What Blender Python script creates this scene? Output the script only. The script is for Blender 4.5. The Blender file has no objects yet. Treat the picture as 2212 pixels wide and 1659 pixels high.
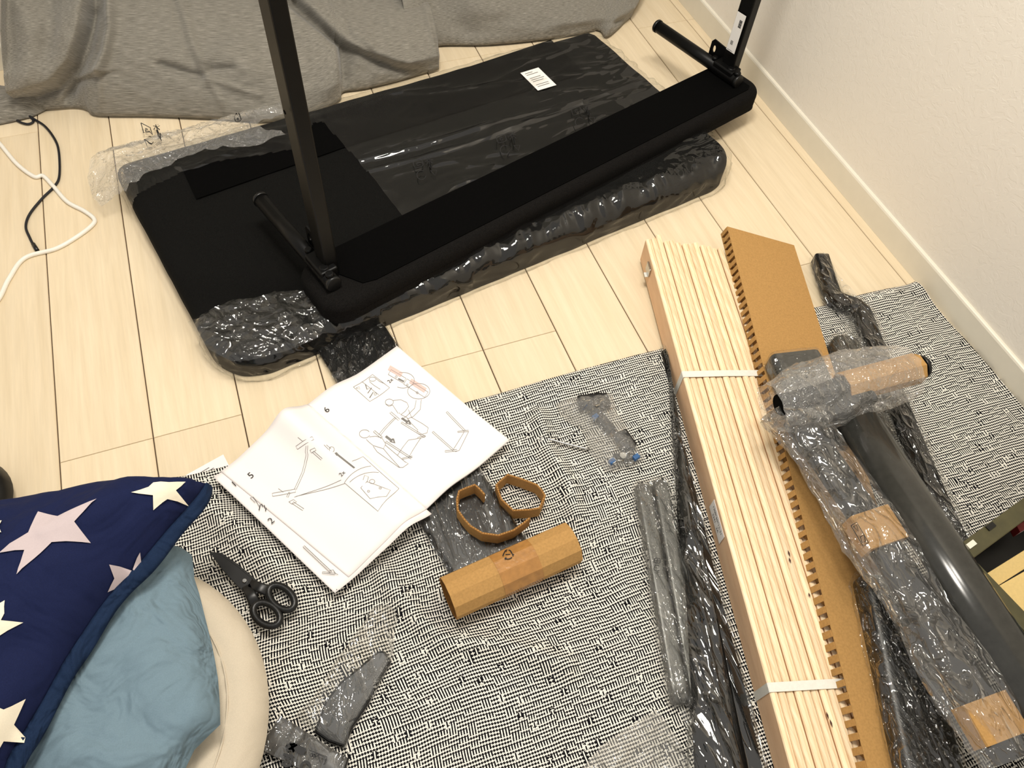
import bpy, bmesh, math, random
import numpy as np
from mathutils import Vector, Matrix, noise
from mathutils.geometry import delaunay_2d_cdt

random.seed(7)
S = bpy.context.scene
COL = S.collection
PI = math.pi

# ------------------------------------------------------------------ camera
CAM_H = 1.21
F_PX = 1677.78
cam_d = bpy.data.cameras.new('camera')
cam = bpy.data.objects.new('camera', cam_d)
COL.objects.link(cam)
RM = (Matrix.Rotation(-0.4367003, 3, 'Z') @ Matrix.Rotation(0.5904725, 3, 'X') @ Matrix.Rotation(0.0970283, 3, 'Z'))
cam.matrix_world = Matrix.Translation((0, 0, CAM_H)) @ RM.to_4x4()
cam_d.sensor_fit = 'HORIZONTAL'
cam_d.sensor_width = 36.0
cam_d.lens = F_PX / 2212 * 36.0
cam_d.clip_start = 0.02
S.camera = cam

# ------------------------------------------------------------------ world, lights, exposure
world = bpy.data.worlds.new('world')
S.world = world
world.use_nodes = True
bg = world.node_tree.nodes['Background']
bg.inputs['Color'].default_value = (1.0, 0.95, 0.88, 1)
bg.inputs['Strength'].default_value = 0.62


def area(name, loc, size, power, color, rot=(0, 0, 0), shape='DISK', size_y=None):
    d = bpy.data.lights.new(name, 'AREA')
    d.shape = shape
    d.size = size
    if size_y:
        d.size_y = size_y
    d.energy = power
    d.color = color
    o = bpy.data.objects.new(name, d)
    COL.objects.link(o)
    o.location = loc
    o.rotation_euler = rot
    return o


area('ceiling_lamp', (0.20, 0.85, 2.36), 0.5, 33, (1.0, 0.94, 0.84))
area('ceiling_spot', (0.80, 0.80, 2.36), 0.3, 11, (1.0, 0.94, 0.84))
S.view_settings.view_transform = 'Standard'
S.view_settings.look = 'None'
S.view_settings.gamma = 1.0
S.view_settings.use_curve_mapping = False
S.view_settings.exposure = 0.06


# ------------------------------------------------------------------ pixel -> point on a horizontal plane of the room
def ray(px, py):
    return RM @ Vector(((px - 1106) / F_PX, -(py - 829.5) / F_PX, -1.0))


def W(px, py, z=0.0):
    d = ray(px, py)
    t = (z - CAM_H) / d.z
    return Vector((d.x * t, d.y * t, z))


def WY(px, py, y):
    d = ray(px, py)
    t = y / d.y
    return Vector((d.x * t, y, CAM_H + d.z * t))


# ------------------------------------------------------------------ material helpers
def new_mat(name):
    m = bpy.data.materials.new(name)
    m.use_nodes = True
    nt = m.node_tree
    b = nt.nodes['Principled BSDF']
    return m, nt, b


def srgb(r, g, b):
    f = lambda c: (c / 255 / 12.92) if c / 255 <= 0.04045 else ((c / 255 + 0.055) / 1.055) ** 2.4
    return (f(r), f(g), f(b), 1)


def N(nt, t, **kw):
    n = nt.nodes.new(t)
    for k, v in kw.items():
        setattr(n, k, v)
    return n


def setin(n, **kw):
    for k, v in kw.items():
        n.inputs[k.replace('_', ' ')].default_value = v


def L(nt, a, b):
    nt.links.new(a, b)


def coords(nt, kind='Object', scale=(1, 1, 1), rot=(0, 0, 0)):
    tc = N(nt, 'ShaderNodeTexCoord')
    mp = N(nt, 'ShaderNodeMapping')
    mp.inputs['Scale'].default_value = scale
    mp.inputs['Rotation'].default_value = rot
    L(nt, tc.outputs[kind], mp.inputs['Vector'])
    return mp.outputs['Vector']


def noise_node(nt, vec, scale, detail=3.0, rough=0.5, dist=0.0):
    n = N(nt, 'ShaderNodeTexNoise')
    n.inputs['Scale'].default_value = scale
    n.inputs['Detail'].default_value = detail
    n.inputs['Roughness'].default_value = rough
    n.inputs['Distortion'].default_value = dist
    if vec is not None:
        L(nt, vec, n.inputs['Vector'])
    return n


def ramp(nt, fac, stops):
    r = N(nt, 'ShaderNodeValToRGB')
    e = r.color_ramp.elements
    while len(e) < len(stops):
        e.new(0.5)
    for i, (p, c) in enumerate(stops):
        e[i].position = p
        e[i].color = c
    L(nt, fac, r.inputs['Fac'])
    return r


def bump(nt, b, height, strength=0.2, dist=0.002, normal=None):
    n = N(nt, 'ShaderNodeBump')
    n.inputs['Strength'].default_value = strength
    n.inputs['Distance'].default_value = dist
    L(nt, height, n.inputs['Height'])
    if normal is not None:
        L(nt, normal, n.inputs['Normal'])
    if b is not None:
        L(nt, n.outputs['Normal'], b.inputs['Normal'])
    return n


def simple(name, col, rough=0.5, metal=0.0, spec=0.5, nscale=None, nvar=0.15, bscale=None, bstr=0.2, bdist=0.001, coat=0.0):
    m, nt, b = new_mat(name)
    b.inputs['Base Color'].default_value = col
    b.inputs['Roughness'].default_value = rough
    b.inputs['Metallic'].default_value = metal
    b.inputs['Specular IOR Level'].default_value = spec
    if coat:
        b.inputs['Coat Weight'].default_value = coat
        b.inputs['Coat Roughness'].default_value = 0.1
    v = coords(nt)
    if nscale:
        n = noise_node(nt, v, nscale, 4)
        lo = tuple(c * (1 - nvar) for c in col[:3]) + (1,)
        hi = tuple(min(1, c * (1 + nvar)) for c in col[:3]) + (1,)
        r = ramp(nt, n.outputs['Fac'], [(0.3, lo), (0.7, hi)])
        L(nt, r.outputs['Color'], b.inputs['Base Color'])
    if bscale:
        n2 = noise_node(nt, v, bscale, 3)
        bump(nt, b, n2.outputs['Fac'], bstr, bdist)
    return m


# floor boards: pale maple print, slightly glossy
def mat_floor():
    m, nt, b = new_mat('maple_floor')
    v = coords(nt, 'Object', (1, 1, 1))
    oi = N(nt, 'ShaderNodeObjectInfo')
    add = N(nt, 'ShaderNodeVectorMath', operation='ADD')
    sc = N(nt, 'ShaderNodeVectorMath', operation='SCALE')
    comb = N(nt, 'ShaderNodeCombineXYZ')
    L(nt, oi.outputs['Random'], comb.inputs['X'])
    L(nt, oi.outputs['Random'], comb.inputs['Y'])
    L(nt, comb.outputs['Vector'], sc.inputs[0])
    sc.inputs['Scale'].default_value = 37.0
    L(nt, v, add.inputs[0])
    L(nt, sc.outputs['Vector'], add.inputs[1])
    mp = N(nt, 'ShaderNodeMapping')
    mp.inputs['Scale'].default_value = (26, 1.6, 1)
    L(nt, add.outputs['Vector'], mp.inputs['Vector'])
    n1 = noise_node(nt, mp.outputs['Vector'], 2.2, 5, 0.55, 0.6)
    mp2 = N(nt, 'ShaderNodeMapping')
    mp2.inputs['Scale'].default_value = (150, 7, 1)
    L(nt, add.outputs['Vector'], mp2.inputs['Vector'])
    n2 = noise_node(nt, mp2.outputs['Vector'], 1.5, 3, 0.6)
    r1 = ramp(nt, n1.outputs['Fac'], [(0.25, srgb(225, 206, 173)), (0.75, srgb(238, 221, 191))])
    r2 = ramp(nt, n2.outputs['Fac'], [(0.35, (0.9, 0.9, 0.9, 1)), (0.65, (1, 1, 1, 1))])
    mx = N(nt, 'ShaderNodeMix', data_type='RGBA', blend_type='MULTIPLY')
    mx.inputs[0].default_value = 0.55
    L(nt, r1.outputs['Color'], mx.inputs[6])
    L(nt, r2.outputs['Color'], mx.inputs[7])
    hv = N(nt, 'ShaderNodeHueSaturation')
    mr = N(nt, 'ShaderNodeMapRange')
    mr.inputs['To Min'].default_value = 0.95
    mr.inputs['To Max'].default_value = 1.03
    L(nt, oi.outputs['Random'], mr.inputs['Value'])
    L(nt, mr.outputs['Result'], hv.inputs['Value'])
    L(nt, mx.outputs[2], hv.inputs['Color'])
    L(nt, hv.outputs['Color'], b.inputs['Base Color'])
    b.inputs['Roughness'].default_value = 0.36
    b.inputs['Specular IOR Level'].default_value = 0.35
    bump(nt, b, n2.outputs['Fac'], 0.06, 0.0005)
    return m


def mat_wall():
    m, nt, b = new_mat('embossed_wallpaper')
    b.inputs['Base Color'].default_value = srgb(243, 237, 226)
    b.inputs['Roughness'].default_value = 0.75
    b.inputs['Specular IOR Level'].default_value = 0.25
    v = coords(nt)
    n1 = noise_node(nt, v, 38, 4, 0.6, 1.4)
    n2 = noise_node(nt, v, 260, 2, 0.5)
    r1 = ramp(nt, n1.outputs['Fac'], [(0.47, (0, 0, 0, 1)), (0.52, (1, 1, 1, 1))])
    mx = N(nt, 'ShaderNodeMath', operation='MULTIPLY_ADD')
    mx.inputs[1].default_value = 0.5
    L(nt, n2.outputs['Fac'], mx.inputs[0])
    L(nt, r1.outputs['Color'], mx.inputs[2])
    bump(nt, b, mx.outputs[0], 0.22, 0.0009)
    return m


def mat_curtain():
    m, nt, b = new_mat('grey_melange_curtain')
    tc = N(nt, 'ShaderNodeTexCoord')
    mp = N(nt, 'ShaderNodeMapping')
    mp.inputs['Scale'].default_value = (45, 620, 1)
    L(nt, tc.outputs['UV'], mp.inputs['Vector'])
    n1 = noise_node(nt, mp.outputs['Vector'], 1.0, 4, 0.65)
    r = ramp(nt, n1.outputs['Fac'], [(0.30, srgb(92, 89, 81)), (0.5, srgb(127, 123, 114)), (0.70, srgb(162, 157, 147))])
    L(nt, r.outputs['Color'], b.inputs['Base Color'])
    b.inputs['Roughness'].default_value = 0.85
    b.inputs['Sheen Weight'].default_value = 0.25
    b.inputs['Specular IOR Level'].default_value = 0.15
    bump(nt, b, n1.outputs['Fac'], 0.25, 0.0008)
    return m


def mat_rug():
    # plain weave of black and white yarns whose order shifts every few threads: blocks of bars and stripes
    m, nt, b = new_mat('black_white_woven_rug')
    tc = N(nt, 'ShaderNodeTexCoord')
    nz = noise_node(nt, tc.outputs['UV'], 9, 2, 0.5)
    dv = N(nt, 'ShaderNodeVectorMath', operation='SCALE')
    sub = N(nt, 'ShaderNodeVectorMath', operation='SUBTRACT')
    sub.inputs[1].default_value = (0.5, 0.5, 0.5)
    L(nt, nz.outputs['Color'], sub.inputs[0])
    L(nt, sub.outputs['Vector'], dv.inputs[0])
    dv.inputs['Scale'].default_value = 0.012
    ad = N(nt, 'ShaderNodeVectorMath', operation='ADD')
    L(nt, tc.outputs['UV'], ad.inputs[0])
    L(nt, dv.outputs['Vector'], ad.inputs[1])
    sp = N(nt, 'ShaderNodeSeparateXYZ')
    L(nt, ad.outputs['Vector'], sp.inputs['Vector'])

    def M(op, a, bb=None, c=None):
        n = N(nt, 'ShaderNodeMath', operation=op)
        for i, x in enumerate((a, bb, c)):
            if x is None:
                continue
            if isinstance(x, (int, float)):
                n.inputs[i].default_value = x
            else:
                L(nt, x, n.inputs[i])
        return n.outputs[0]
    u = M('DIVIDE', sp.outputs['X'], 0.00205)
    w = M('DIVIDE', sp.outputs['Y'], 0.0025)
    i = M('FLOOR', u)
    j = M('FLOOR', w)
    fu = M('SUBTRACT', u, i)
    fw = M('SUBTRACT', w, j)
    par = M('FLOORED_MODULO', M('ADD', i, j), 2)

    def flip(idx, period, other, operiod, seed, amount):
        cb = N(nt, 'ShaderNodeCombineXYZ')
        L(nt, M('ADD', M('FLOOR', M('DIVIDE', idx, period)), seed), cb.inputs['X'])
        L(nt, M('FLOOR', M('DIVIDE', other, operiod)), cb.inputs['Y'])
        wn = N(nt, 'ShaderNodeTexWhiteNoise', noise_dimensions='2D')
        L(nt, cb.outputs['Vector'], wn.inputs['Vector'])
        return M('LESS_THAN', wn.outputs['Value'], amount)
    a = M('FLOORED_MODULO', M('ADD', i, flip(i, 3.0, j, 4.0, 3.0, 0.05)), 2)
    bb = M('FLOORED_MODULO', M('ADD', j, flip(j, 2.0, i, 7.0, 91.0, 0.24)), 2)
    # warp yarns show everywhere except where a thin weft yarn crosses over them
    thin = M('LESS_THAN', M('ABSOLUTE', M('SUBTRACT', fw, 0.5)), 0.27)
    over = M('MULTIPLY', par, thin)
    col = M('ADD', M('MULTIPLY', a, M('SUBTRACT', 1.0, over)), M('MULTIPLY', bb, over))
    eu = M('SUBTRACT', 0.5, M('ABSOLUTE', M('SUBTRACT', fu, 0.5)))
    ew = M('SUBTRACT', 0.5, M('ABSOLUTE', M('SUBTRACT', fw, 0.5)))
    hgt = M('MULTIPLY', M('POWER', M('MULTIPLY', eu, 2.0), 0.5), M('POWER', M('MULTIPLY', ew, 2.0), 0.5))
    colg = M('MULTIPLY', col, M('GREATER_THAN', M('ADD', eu, M('MULTIPLY', over, 0.2)), 0.06))
    mx = N(nt, 'ShaderNodeMix', data_type='RGBA')
    L(nt, colg, mx.inputs[0])
    mx.inputs[6].default_value = srgb(18, 18, 22)
    mx.inputs[7].default_value = srgb(246, 242, 232)
    L(nt, mx.outputs[2], b.inputs['Base Color'])
    b.inputs['Roughness'].default_value = 0.9
    b.inputs['Specular IOR Level'].default_value = 0.1
    bump(nt, b, hgt, 0.5, 0.0012)
    return m


def mat_film(name='clear_film', rough=0.06, bscale=14.0, bstr=0.35, refl=1.6, haze=0.008, stretch=(1, 1, 1), tint=(0.97, 0.97, 0.96, 1), fine=0.25):
    """thin clear film: mostly see-through, mirror-like by angle, with sharp creases between flat facets"""
    m = bpy.data.materials.new(name)
    m.use_nodes = True
    nt = m.node_tree
    nt.nodes.clear()
    out = N(nt, 'ShaderNodeOutputMaterial')
    v = coords(nt, 'Object', stretch)

    def crease(scale, power, dist):
        n1 = noise_node(nt, v, scale, 1.5, 0.45, dist)
        a = N(nt, 'ShaderNodeMath', operation='MULTIPLY_ADD')
        a.inputs[1].default_value = 2.0
        a.inputs[2].default_value = -1.0
        L(nt, n1.outputs['Fac'], a.inputs[0])
        b_ = N(nt, 'ShaderNodeMath', operation='ABSOLUTE')
        L(nt, a.outputs[0], b_.inputs[0])
        c = N(nt, 'ShaderNodeMath', operation='SUBTRACT')
        c.inputs[0].default_value = 1.0
        L(nt, b_.outputs[0], c.inputs[1])
        d = N(nt, 'ShaderNodeMath', operation='POWER')
        d.inputs[1].default_value = power
        L(nt, c.outputs[0], d.inputs[0])
        return d.outputs[0]
    c1 = crease(bscale, 9.0, 0.6)
    c2 = crease(bscale * 3.3, 6.0, 0.9)
    ma = N(nt, 'ShaderNodeMath', operation='MULTIPLY_ADD')
    ma.inputs[1].default_value = fine
    L(nt, c2, ma.inputs[0])
    L(nt, c1, ma.inputs[2])
    bp = bump(nt, None, ma.outputs[0], bstr, 0.012)
    fr = N(nt, 'ShaderNodeLayerWeight')
    fr.inputs['Blend'].default_value = 0.5
    L(nt, bp.outputs['Normal'], fr.inputs['Normal'])
    pw = N(nt, 'ShaderNodeMath', operation='POWER')
    pw.inputs[1].default_value = 5.0
    L(nt, fr.outputs['Facing'], pw.inputs[0])
    mu = N(nt, 'ShaderNodeMath', operation='MULTIPLY_ADD', use_clamp=True)
    mu.inputs[1].default_value = 0.6
    mu.inputs[2].default_value = 0.04 * refl
    L(nt, pw.outputs[0], mu.inputs[0])
    tr = N(nt, 'ShaderNodeBsdfTransparent')
    tr.inputs['Color'].default_value = tint
    df = N(nt, 'ShaderNodeBsdfDiffuse')
    df.inputs['Color'].default_value = (0.85, 0.84, 0.82, 1)
    gl = N(nt, 'ShaderNodeBsdfGlossy')
    gl.inputs['Roughness'].default_value = rough
    L(nt, bp.outputs['Normal'], gl.inputs['Normal'])
    m1 = N(nt, 'ShaderNodeMixShader')
    m1.inputs['Fac'].default_value = haze
    L(nt, tr.outputs['BSDF'], m1.inputs[1])
    L(nt, df.outputs['BSDF'], m1.inputs[2])
    m2 = N(nt, 'ShaderNodeMixShader')
    L(nt, mu.outputs[0], m2.inputs['Fac'])
    L(nt, m1.outputs['Shader'], m2.inputs[1])
    L(nt, gl.outputs['BSDF'], m2.inputs[2])
    L(nt, m2.outputs['Shader'], out.inputs['Surface'])
    return m


def mat_knit(name, col, scale=900):
    m, nt, b = new_mat(name)
    v = coords(nt)
    n = noise_node(nt, v, scale, 2, 0.7)
    lo = tuple(c * 0.4 for c in col[:3]) + (1,)
    hi = tuple(c * 1.6 for c in col[:3]) + (1,)
    r = ramp(nt, n.outputs['Fac'], [(0.3, lo), (0.7, hi)])
    L(nt, r.outputs['Color'], b.inputs['Base Color'])
    b.inputs['Roughness'].default_value = 0.95
    b.inputs['Specular IOR Level'].default_value = 0.08
    bump(nt, b, n.outputs['Fac'], 0.3, 0.0006)
    return m


def mat_cloth(name, col, var=0.06, wr=9.0, wstr=0.25):
    m, nt, b = new_mat(name)
    v = coords(nt)
    n = noise_node(nt, v, 700, 2, 0.7)
    lo = tuple(c * (1 - var) for c in col[:3]) + (1,)
    hi = tuple(min(1, c * (1 + var)) for c in col[:3]) + (1,)
    r = ramp(nt, n.outputs['Fac'], [(0.3, lo), (0.7, hi)])
    L(nt, r.outputs['Color'], b.inputs['Base Color'])
    n2 = noise_node(nt, v, wr, 3, 0.5, 0.8)
    b1 = bump(nt, None, n2.outputs['Fac'], wstr, 0.03)
    bump(nt, b, n.outputs['Fac'], 0.15, 0.0005, b1.outputs['Normal'])
    b.inputs['Roughness'].default_value = 0.85
    b.inputs['Specular IOR Level'].default_value = 0.15
    return m


def mat_wood(name, c0, c1, stretch, scale=1.0):
    m, nt, b = new_mat(name)
    v = coords(nt, 'Object', stretch)
    n = noise_node(nt, v, scale, 5, 0.6, 0.5)
    oi = N(nt, 'ShaderNodeObjectInfo')
    r = ramp(nt, n.outputs['Fac'], [(0.3, c0), (0.7, c1)])
    hv = N(nt, 'ShaderNodeHueSaturation')
    mr = N(nt, 'ShaderNodeMapRange')
    mr.inputs['To Min'].default_value = 0.86
    mr.inputs['To Max'].default_value = 1.06
    L(nt, oi.outputs['Random'], mr.inputs['Value'])
    L(nt, mr.outputs['Result'], hv.inputs['Value'])
    L(nt, r.outputs['Color'], hv.inputs['Color'])
    L(nt, hv.outputs['Color'], b.inputs['Base Color'])
    b.inputs['Roughness'].default_value = 0.6
    b.inputs['Specular IOR Level'].default_value = 0.3
    return m


MT = {
    'floor': mat_floor(), 'wall': mat_wall(), 'curtain': mat_curtain(), 'rug': mat_rug(),
    'white_trim': simple('white_trim', srgb(232, 226, 210), 0.4, nscale=30, nvar=0.02),
    'subfloor': simple('dark_gap', srgb(70, 52, 36), 0.9, nscale=50),
    'film': mat_film(),
    'film_long': mat_film('stretched_film', 0.06, 7, 0.35, 1.5, 0.005, (0.4, 1.2, 1), fine=0.05),
    'film_roll': mat_film('roll_film', 0.06, 16, 0.7, 3.2, 0.004, (1, 0.22, 1), fine=0.15),
    'film_thick': mat_film('loose_bag_film', 0.05, 22, 1.0, 3.2, 0.05, (1, 0.5, 1), fine=0.15),
    'film_milky': mat_film('milky_bag_film', 0.06, 24, 1.0, 3.0, 0.12, fine=0.2),
    'film_tight': mat_film('tight_film', 0.05, 34, 0.9, 2.4, 0.003, (1, 0.28, 1), fine=0.2),
    'knit': mat_knit('black_knit', srgb(17, 17, 16)),
    'knit_soft': mat_knit('charcoal_knit', srgb(20, 19, 18), 600),
    'felt': mat_knit('black_nonwoven', srgb(2, 2, 2), 1200),
    'metal': simple('black_powder_coat', srgb(9, 9, 9), 0.42, 0.0, 0.2, nscale=60, bscale=900, bstr=0.05, bdist=0.0004),
    'grey_metal': simple('dark_grey_powder_coat', srgb(46, 46, 43), 0.17, 0.0, 0.55, nscale=90, bscale=1200, bstr=0.04, bdist=0.0003),
    'black_plastic': simple('black_plastic', srgb(15, 15, 15), 0.35, 0, 0.4, nscale=70),
    'steel': simple('bright_steel', srgb(190, 190, 188), 0.25, 1.0, 0.5, nscale=120),
    'blue_plug': simple('blue_plastic_plug', srgb(30, 86, 140), 0.4, nscale=80),
    'card': simple('kraft_card', srgb(178, 138, 84), 0.85, 0, 0.15, nscale=300, nvar=0.10, bscale=500, bstr=0.1),
    'card_dark': simple('kraft_inner', srgb(140, 98, 52), 0.9, 0, 0.1, nscale=200, nvar=0.12),
    'paper': simple('white_paper', srgb(244, 238, 236), 0.7, 0, 0.2, nscale=4, nvar=0.01),
    'sticker': simple('white_sticker', srgb(246, 243, 238), 0.5, nscale=40, nvar=0.01),
    'ink': simple('black_ink', srgb(18, 18, 20), 0.6, nscale=50),
    'ink_grey': simple('grey_ink', srgb(120, 118, 116), 0.6, nscale=50),
    'ink_pink': simple('pink_tint', srgb(222, 192, 184), 0.7, nscale=50, nvar=0.03),
    'strap': simple('white_pp_strap', srgb(226, 224, 214), 0.4, nscale=200, nvar=0.04, bscale=900, bstr=0.3),
    'tape': simple('clear_tape', srgb(170, 122, 66), 0.16, 0, 0.6, nscale=90, bscale=120, bstr=0.25, bdist=0.002),
    'navy': mat_cloth('navy_cotton', srgb(23, 31, 66), 0.12, 9, 0.6),
    'navy_hem': mat_cloth('navy_hem', srgb(25, 42, 70), 0.14, 18, 0.8),
    'star_cream': mat_cloth('cream_print', srgb(240, 230, 208), 0.03, 8, 0.3),
    'star_lilac': mat_cloth('lilac_grey_print', srgb(196, 182, 184), 0.03, 8, 0.3),
    'sky_cotton': mat_cloth('light_blue_cotton', srgb(114, 136, 149), 0.06, 13, 0.9),
    'beige': mat_cloth('beige_jersey', srgb(206, 194, 174), 0.05, 14, 0.2),
    'white_cable': simple('white_cable', srgb(240, 236, 226), 0.4, nscale=50, nvar=0.02),
    'black_cable': simple('black_cable', srgb(16, 16, 24), 0.55, nscale=200, bscale=1500, bstr=0.4),
    'olive': simple('olive_plastic', srgb(70, 66, 38), 0.5, nscale=60),
    'cream_book': simple('cream_cover', srgb(214, 186, 122), 0.6, nscale=250, nvar=0.05),
    'teal_book': simple('teal_cover', srgb(18, 84, 106), 0.5, nscale=80),
    'red_book': simple('red_cover', srgb(128, 34, 34), 0.5, nscale=80),
    'ply_edge': mat_wood('plywood_edge', srgb(236, 206, 164), srgb(252, 234, 200), (60, 1.2, 60), 3.0),
    'ply_line': mat_wood('plywood_core_ply', srgb(230, 196, 152), srgb(246, 220, 180), (60, 1.2, 60), 3.0),
    'ply_face': mat_wood('birch_face', srgb(220, 180, 142), srgb(232, 196, 158), (20, 1.5, 20), 3.0),
    'rail_grey': simple('galvanised_grey', srgb(92, 92, 89), 0.35, 0.3, 0.5, nscale=60),
    'knot': simple('dark_knot', srgb(70, 40, 30), 0.8, nscale=90),
}


# ------------------------------------------------------------------ object helpers
def tag(o, label=None, cat=None, group=None, kind=None):
    if label:
        o['label'] = label
    if cat:
        o['category'] = cat
    if group:
        o['group'] = group
    if kind:
        o['kind'] = kind
    return o


def empty(name, loc=(0, 0, 0)):
    o = bpy.data.objects.new(name, None)
    COL.objects.link(o)
    o.location = loc
    o.empty_display_size = 0.05
    return o


def mk(name, verts, faces, mat, parent=None, smooth=False, uvs=None, mats=None, fmat=None):
    me = bpy.data.meshes.new(name)
    off = Vector((0, 0, 0))
    if parent is not None:
        p = parent
        while p is not None:
            off += p.location
            p = p.parent
    me.from_pydata([Vector(v) - off for v in verts], [], [tuple(f) for f in faces])
    for mm in ([mat] + (mats or [])):
        me.materials.append(MT[mm] if isinstance(mm, str) else mm)
    if fmat is not None:
        me.polygons.foreach_set('material_index', fmat)
    if uvs is not None:
        ul = me.uv_layers.new(name='UVMap')
        vi = np.zeros(len(me.loops), dtype=np.int32)
        me.loops.foreach_get('vertex_index', vi)
        ul.data.foreach_set('uv', np.asarray(uvs, dtype=np.float32)[vi].ravel())
    if smooth:
        me.polygons.foreach_set('use_smooth', [True] * len(me.polygons))
    me.update()
    me.validate()
    o = bpy.data.objects.new(name, me)
    COL.objects.link(o)
    if parent is not None:
        o.parent = parent
    return o


def recalc(o):
    bm = bmesh.new()
    bm.from_mesh(o.data)
    bmesh.ops.recalc_face_normals(bm, faces=bm.faces)
    bm.to_mesh(o.data)
    bm.free()
    return o


def bevel_obj(o, w, seg=2):
    bm = bmesh.new()
    bm.from_mesh(o.data)
    bmesh.ops.recalc_face_normals(bm, faces=bm.faces)
    ed = [e for e in bm.edges if len(e.link_faces) == 2 and e.calc_face_angle(0) > 0.5]
    bmesh.ops.bevel(bm, geom=ed, offset=w, segments=seg, profile=0.5, affect='EDGES', clamp_overlap=True)
    bm.to_mesh(o.data)
    bm.free()
    return o


def prism(name, pts, z0, z1, mat, parent=None, bevel=0.0, seg=2):
    """pts: world xy polygon; z0,z1: numbers or functions of (x,y)"""
    f0 = z0 if callable(z0) else (lambda x, y: z0)
    f1 = z1 if callable(z1) else (lambda x, y: z1)
    n = len(pts)
    v = [(p[0], p[1], f0(p[0], p[1])) for p in pts] + [(p[0], p[1], f1(p[0], p[1])) for p in pts]
    f = [tuple(range(n - 1, -1, -1)), tuple(range(n, 2 * n))]
    f += [(i, (i + 1) % n, n + (i + 1) % n, n + i) for i in range(n)]
    o = mk(name, v, f, mat, parent)
    recalc(o)
    if bevel:
        bevel_obj(o, bevel, seg)
    return o


def obox(name, c, ux, uy, uz, hx, hy, hz, mat, parent=None, bevel=0.0, seg=2):
    """oriented box: centre, three axes, half sizes"""
    c = Vector(c)
    ux, uy, uz = Vector(ux).normalized() * hx, Vector(uy).normalized() * hy, Vector(uz).normalized() * hz
    v = [c + sx * ux + sy * uy + sz * uz for sz in (-1, 1) for sy in (-1, 1) for sx in (-1, 1)]
    f = [(0, 2, 3, 1), (4, 5, 7, 6), (0, 1, 5, 4), (2, 6, 7, 3), (0, 4, 6, 2), (1, 3, 7, 5)]
    o = mk(name, v, f, mat, parent)
    recalc(o)
    if bevel:
        bevel_obj(o, bevel, seg)
    return o


def frames(pts, closed=False, up=Vector((0, 0, 1))):
    pts = [Vector(p) for p in pts]
    n = len(pts)
    out = []
    prev = None
    for i in range(n):
        a = pts[i - 1] if (i > 0 or closed) else pts[i]
        b = pts[(i + 1) % n] if (i < n - 1 or closed) else pts[i]
        t = (b - a).normalized()
        s = t.cross(up)
        if s.length < 1e-4:
            s = prev if prev is not None else t.cross(Vector((1, 0, 0)))
        s.normalize()
        prev = s
        out.append((pts[i], t, s, s.cross(t).normalized()))
    return out


def sweep(name, pts, prof, mat, parent=None, closed=False, caps=True, smooth=True, scale=None, wob=None, up=Vector((0, 0, 1))):
    """prof: list of (side, up) offsets, closed profile"""
    fr = frames(pts, closed, up)
    v, f = [], []
    m = len(prof)
    for i, (p, t, s, u) in enumerate(fr):
        k = scale(i / (len(fr) - 1)) if scale else 1.0
        for j, (a, b) in enumerate(prof):
            q = p + s * (a * k) + u * (b * k)
            if wob:
                q = q + wob(i, j, q, s, u, t)
            v.append(q)
    n = len(fr)
    for i in range(n if closed else n - 1):
        for j in range(m):
            a = i * m + j
            b = i * m + (j + 1) % m
            c = ((i + 1) % n) * m + (j + 1) % m
            d = ((i + 1) % n) * m + j
            f.append((a, b, c, d))
    if caps and not closed:
        f.append(tuple(range(m - 1, -1, -1)))
        f.append(tuple((n - 1) * m + j for j in range(m)))
    o = mk(name, v, f, mat, parent, smooth)
    recalc(o)
    if smooth and caps and not closed:
        o.data.polygons[len(o.data.polygons) - 1].use_smooth = False
        o.data.polygons[len(o.data.polygons) - 2].use_smooth = False
    return o


def circ(r, n=12, ph=0.0, ry=None):
    ry = ry or r
    return [(r * math.cos(2 * PI * k / n + ph), ry * math.sin(2 * PI * k / n + ph)) for k in range(n)]


def rrect(w, h, r, seg=4):
    out = []
    for cx, cy, a0 in ((w / 2 - r, h / 2 - r, 0), (-w / 2 + r, h / 2 - r, 90), (-w / 2 + r, -h / 2 + r, 180), (w / 2 - r, -h / 2 + r, 270)):
        for k in range(seg + 1):
            a = math.radians(a0 + 90 * k / seg)
            out.append((cx + r * math.cos(a), cy + r * math.sin(a)))
    return out


def smooth_path(pts, n=8, closed=False):
    P = [Vector(p) for p in pts]
    out = []
    m = len(P)
    rng = m if closed else m - 1
    for i in range(rng):
        p0 = P[i - 1] if (i > 0 or closed) else P[i] * 2 - P[i + 1]
        p1, p2 = P[i], P[(i + 1) % m]
        p3 = P[(i + 2) % m] if (i + 2 < m or closed) else p2 * 2 - p1
        for k in range(n):
            t = k / n
            out.append(0.5 * ((2 * p1) + (p2 - p0) * t + (2 * p0 - 5 * p1 + 4 * p2 - p3) * t * t + (3 * p1 - p0 - 3 * p2 + p3) * t ** 3))
    if not closed:
        out.append(P[-1])
    return out


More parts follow.
